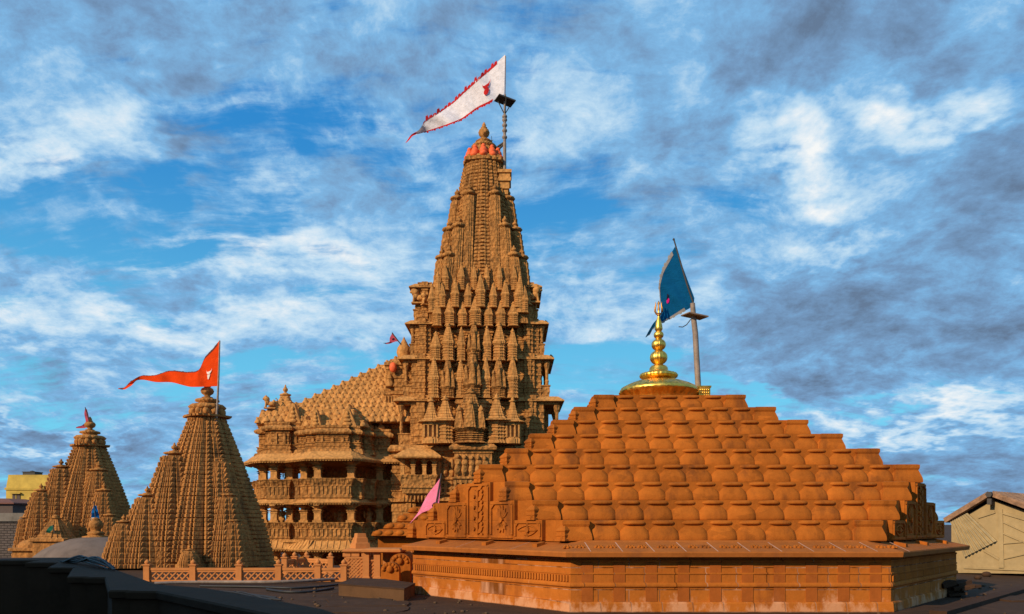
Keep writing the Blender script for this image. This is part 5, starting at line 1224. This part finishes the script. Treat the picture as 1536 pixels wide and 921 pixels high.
mb = MB(); mb.tube([pz(757, 258), pz(757, 215)], .17, 10); mb.tube([pz(757, 215), pz(757, 172)], .15, 10); mb.tube([pz(757, 172), pz(757.5, 142)], .11, 8); mb.tube([pz(757.5, 142), pz(758.3, 84)], .05, 8)
for py in (206, 196, 188, 180, 175): mb.lathe([(.16, -.18), (.25, -.06), (.25, .06), (.16, .18)], pz(757, py), 12)
build('pole', mb, PIPE, fw)
mb = MB(); c = pz(757.5, 151); mb.obox(c, (.82, .3, -.16), (-.25, .7, .05), (.02, 0, .06)); build('platform', mb, IRON, fw)
for dx, dy in ((-10.5, -.3), (10.5, .3), (2, -.8)): mb = MB(); mb.tube([pz(757, 172), pz(757.5+dx, 152.5-dx*.14, dy)], .05, 6); build('strut', mb, IRON, fw)
for py in (219, 227): mb = MB(); mb.tube([pz(757, 213 if py < 220 else 215), pz(738.5, py, .9)], .10, 6); build('bracket_arm', mb, IRON, fw)
mb = MB(); mb.tube([pz(737, 220, 1.1), pz(737, 196, 1.1)], .025, 5); mb.tube([pz(734.5, 204, 1.1), pz(739.5, 202, 1.1)], .025, 5); mb.tube([pz(735, 208, 1.1), pz(739, 207, 1.1)], .02, 5)
o = build('lightning_rod', mb, IRON); tag(o, 'thin lightning rod beside the finial of the tall spire', 'rod')
# orange flag
YO = 44.3; po = lambda px, py, dy=0.0: Vector((X_(px, YO), YO+dy, Z_(py, YO)))
fo = thing('flag', 'long bright orange pennant with white emblem on the brown temple', 'flag', po(323, 650))
co = Cloth(zz(6.578, 170, 490, [(1051, 130), (990, 210), (900, 300), (870, 380), (845, 440), (720, 450), (640, 436), (540, 432), (450, 470), (390, 485), (270, 478), (205, 520), (152, 550), (112, 612), (48, 606)]),
           zz(6.578, 170, 490, [(1036, 586), (900, 593), (760, 596), (680, 576), (590, 550), (540, 546), (440, 549), (400, 545), (300, 522), (222, 527), (185, 582), (142, 600), (114, 626), (50, 615)]), YO, .20, 2.4, 1.6)
mb = MB(); co.sheet(mb); build('cloth', mb, ORC, fo)
mb = MB(); co.fringe(mb, 0.0, .035, 40, -.01, .03, .95); co.patch(mb, [(.95, 0), (1, 0), (1, 1), (.95, 1)], -.015); build('dark_border', mb, plain('dark_fringe', (.10, .02, .01), .9), fo)
mb = MB(); emblem(co, mb, (.105, .66), .027, .14, -.06, True); build('emblem', mb, WHT, fo)
mb = MB(); mb.tube([po(322.5, 655), po(325.6, 615), po(327.5, 576), po(329.6, 511)], [.07, .065, .055, .04], 8); build('pole', mb, PIPE, fo)
mb = MB(); mb.lathe([(.1, -.75), (.22, -.55), (.3, -.2), (.46, -.05), (.46, .12), (.2, .16)], po(320.5, 655, -.05), 14, smooth=False); build('socket', mb, SHR, fo)
# blue flag beside the golden finial
YB = SY+.1; pb = lambda px, py, dy=0.0: Vector((X_(px, YB), YB+dy, Z_(py, YB)))
fb = thing('flag', 'dark teal flag with pink disc flying beside the golden finial', 'flag', pb(1047, 580))
cb = Cloth(zz(3.29, 900, 340, [(370, 98), (330, 170), (306, 215), (290, 285), (298, 370), (302, 438), (265, 472), (240, 515), (224, 545)]),
           zz(3.29, 900, 340, [(466, 352), (464, 376), (445, 402), (400, 425), (362, 446), (305, 474), (262, 500), (248, 530), (226, 547)]), YB, .09, 2.0, .35)
mb = MB(); cb.sheet(mb, 14); build('cloth', mb, BLUC, fb)
mb = MB(); cb.fringe(mb, 0.0, .085, 17, -.012, .06, .78); cb.fringe(mb, 1.0, .05, 12, -.012, .25, .95); build('scalloped_trim', mb, GREY, fb)
mb = MB(); cc = (.42, .52); cb.patch(mb, [(cc[0]+.034*math.cos(i*math.pi/7), cc[1]+.052*math.sin(i*math.pi/7)) for i in range(14)], -.03); build('disc', mb, MAG, fb)
mb = MB(); cb.patch(mb, [(.44, .46), (.40, .44), (.37, .40), (.36, .46), (.39, .49), (.42, .485)], -.035); build('small_mark', mb, DKB, fb)
mb = MB(); mb.tube([pb(1047.5, 584), pb(1043, 500), pb(1040.5, 478), pb(1038.8, 455)], [.12, .115, .11, .10], 10); build('pole', mb, PIPE, fb)
mb = MB(); mb.tube([pb(1041, 458), pb(1030, 425), pb(1011, 360)], [.035, .035, .03], 7); mb.blobby(pb(1010.5, 359), (.05, .05, .05), 7, 5); build('staff', mb, IRON, fb)
mb = MB(); mb.obox(pb(1042, 474), (.42, .1, -.06), (-.1, .34, .02), (.01, 0, .025)); build('platform', mb, plain('old_board', (.20, .13, .09), .9), fb)
mb = MB(); mb.tube([pb(1036, 479), pb(1030, 487), pb(1024, 490.5), pb(1018, 490)], .02, 5); build('loose_wire', mb, IRON, fb)
# small flags
def small_flag(label, up, lo, Y, mat, pole, amp=.12, base=None, trim=None, extra=None, r=.03, waves=1.3, sw=.3):
    b = Vector((X_(pole[0][0], Y), Y, Z_(pole[0][1], Y))); f = thing('flag', label, 'flag', b); c = Cloth(up, lo, Y, amp, waves, sw, 24)
    mb = MB(); c.sheet(mb, 6); build('cloth', mb, mat, f)
    mb = MB(); mb.tube([Vector((X_(a, Y), Y, Z_(q, Y))) for a, q in pole], r, 6); build('pole', mb, IRON, f)
    if trim: mb = MB(); c.patch(mb, [(.80, 0), (.9, 0), (1, 0), (1, 1), (.9, 1), (.82, 1)], -.015); build('tip', mb, trim, f)
    if extra: mb = MB(); c.patch(mb, [(extra[0]+extra[2]*math.cos(i*.9), extra[1]+1.4*extra[2]*math.sin(i*.9)) for i in range(7)], -.03); build('emblem', mb, DKB, f)
    return f
small_flag('bright pink pennant leaning beside the carved frieze of the red shrine', zz(4.604, 600, 700, [(285, 68), (240, 130), (190, 190), (150, 270), (125, 320), (70, 388)]), zz(4.604, 600, 700, [(266, 288), (240, 302), (200, 300), (150, 318), (110, 350), (70, 391)]), 30.5, PINKC,
           [(649, 784), (655, 750), (660.5, 720), (662, 710)], .07, extra=(.16, .8, .07), sw=.9)
small_flag('tiny rose pennant on the pot finial where hall meets tower', zz(13.16, 560, 490, [(372, 130), (325, 215), (318, 280), (330, 300), (240, 320), (190, 320)]), zz(13.16, 560, 490, [(500, 290), (440, 290), (390, 310), (330, 335), (260, 345), (192, 323)]), 78.6, ROSE,
           [(605.5, 522), (597, 511), (588, 499)], .2, trim=DKB, extra=(.2, .55, .1), r=.06)
small_flag('thin rose streamer on top of the far left temple', zz(2.868, 0, 600, [(366, 35), (362, 60), (370, 95), (350, 112), (338, 112), (326, 118)]), zz(2.868, 0, 600, [(374, 40), (382, 70), (386, 100), (372, 120), (345, 122), (327, 121)]), 54.8, ROSE,
           [(135.5, 640), (131, 622), (127.8, 611)], .12, r=.03)
small_flag('bright blue pennant on the finial of the grey dome', zz(2.868, 0, 600, [(404, 452), (394, 478), (392, 500), (392, 518)]), zz(2.868, 0, 600, [(415, 455), (422, 480), (428, 505), (426, 520)]), 50, BRB, [(144.5, 785), (142.5, 770), (141, 752)], .1, trim=WHT)
small_flag('dark green and white rag flag on the small pointed shrine', zz(2.868, 0, 600, [(228, 538), (212, 545), (200, 560), (192, 585)]), zz(2.868, 0, 600, [(232, 545), (225, 560), (212, 575), (194, 588)]), 49, GRN, [(82, 800), (80, 790), (79.5, 787)], .08, trim=WHT)
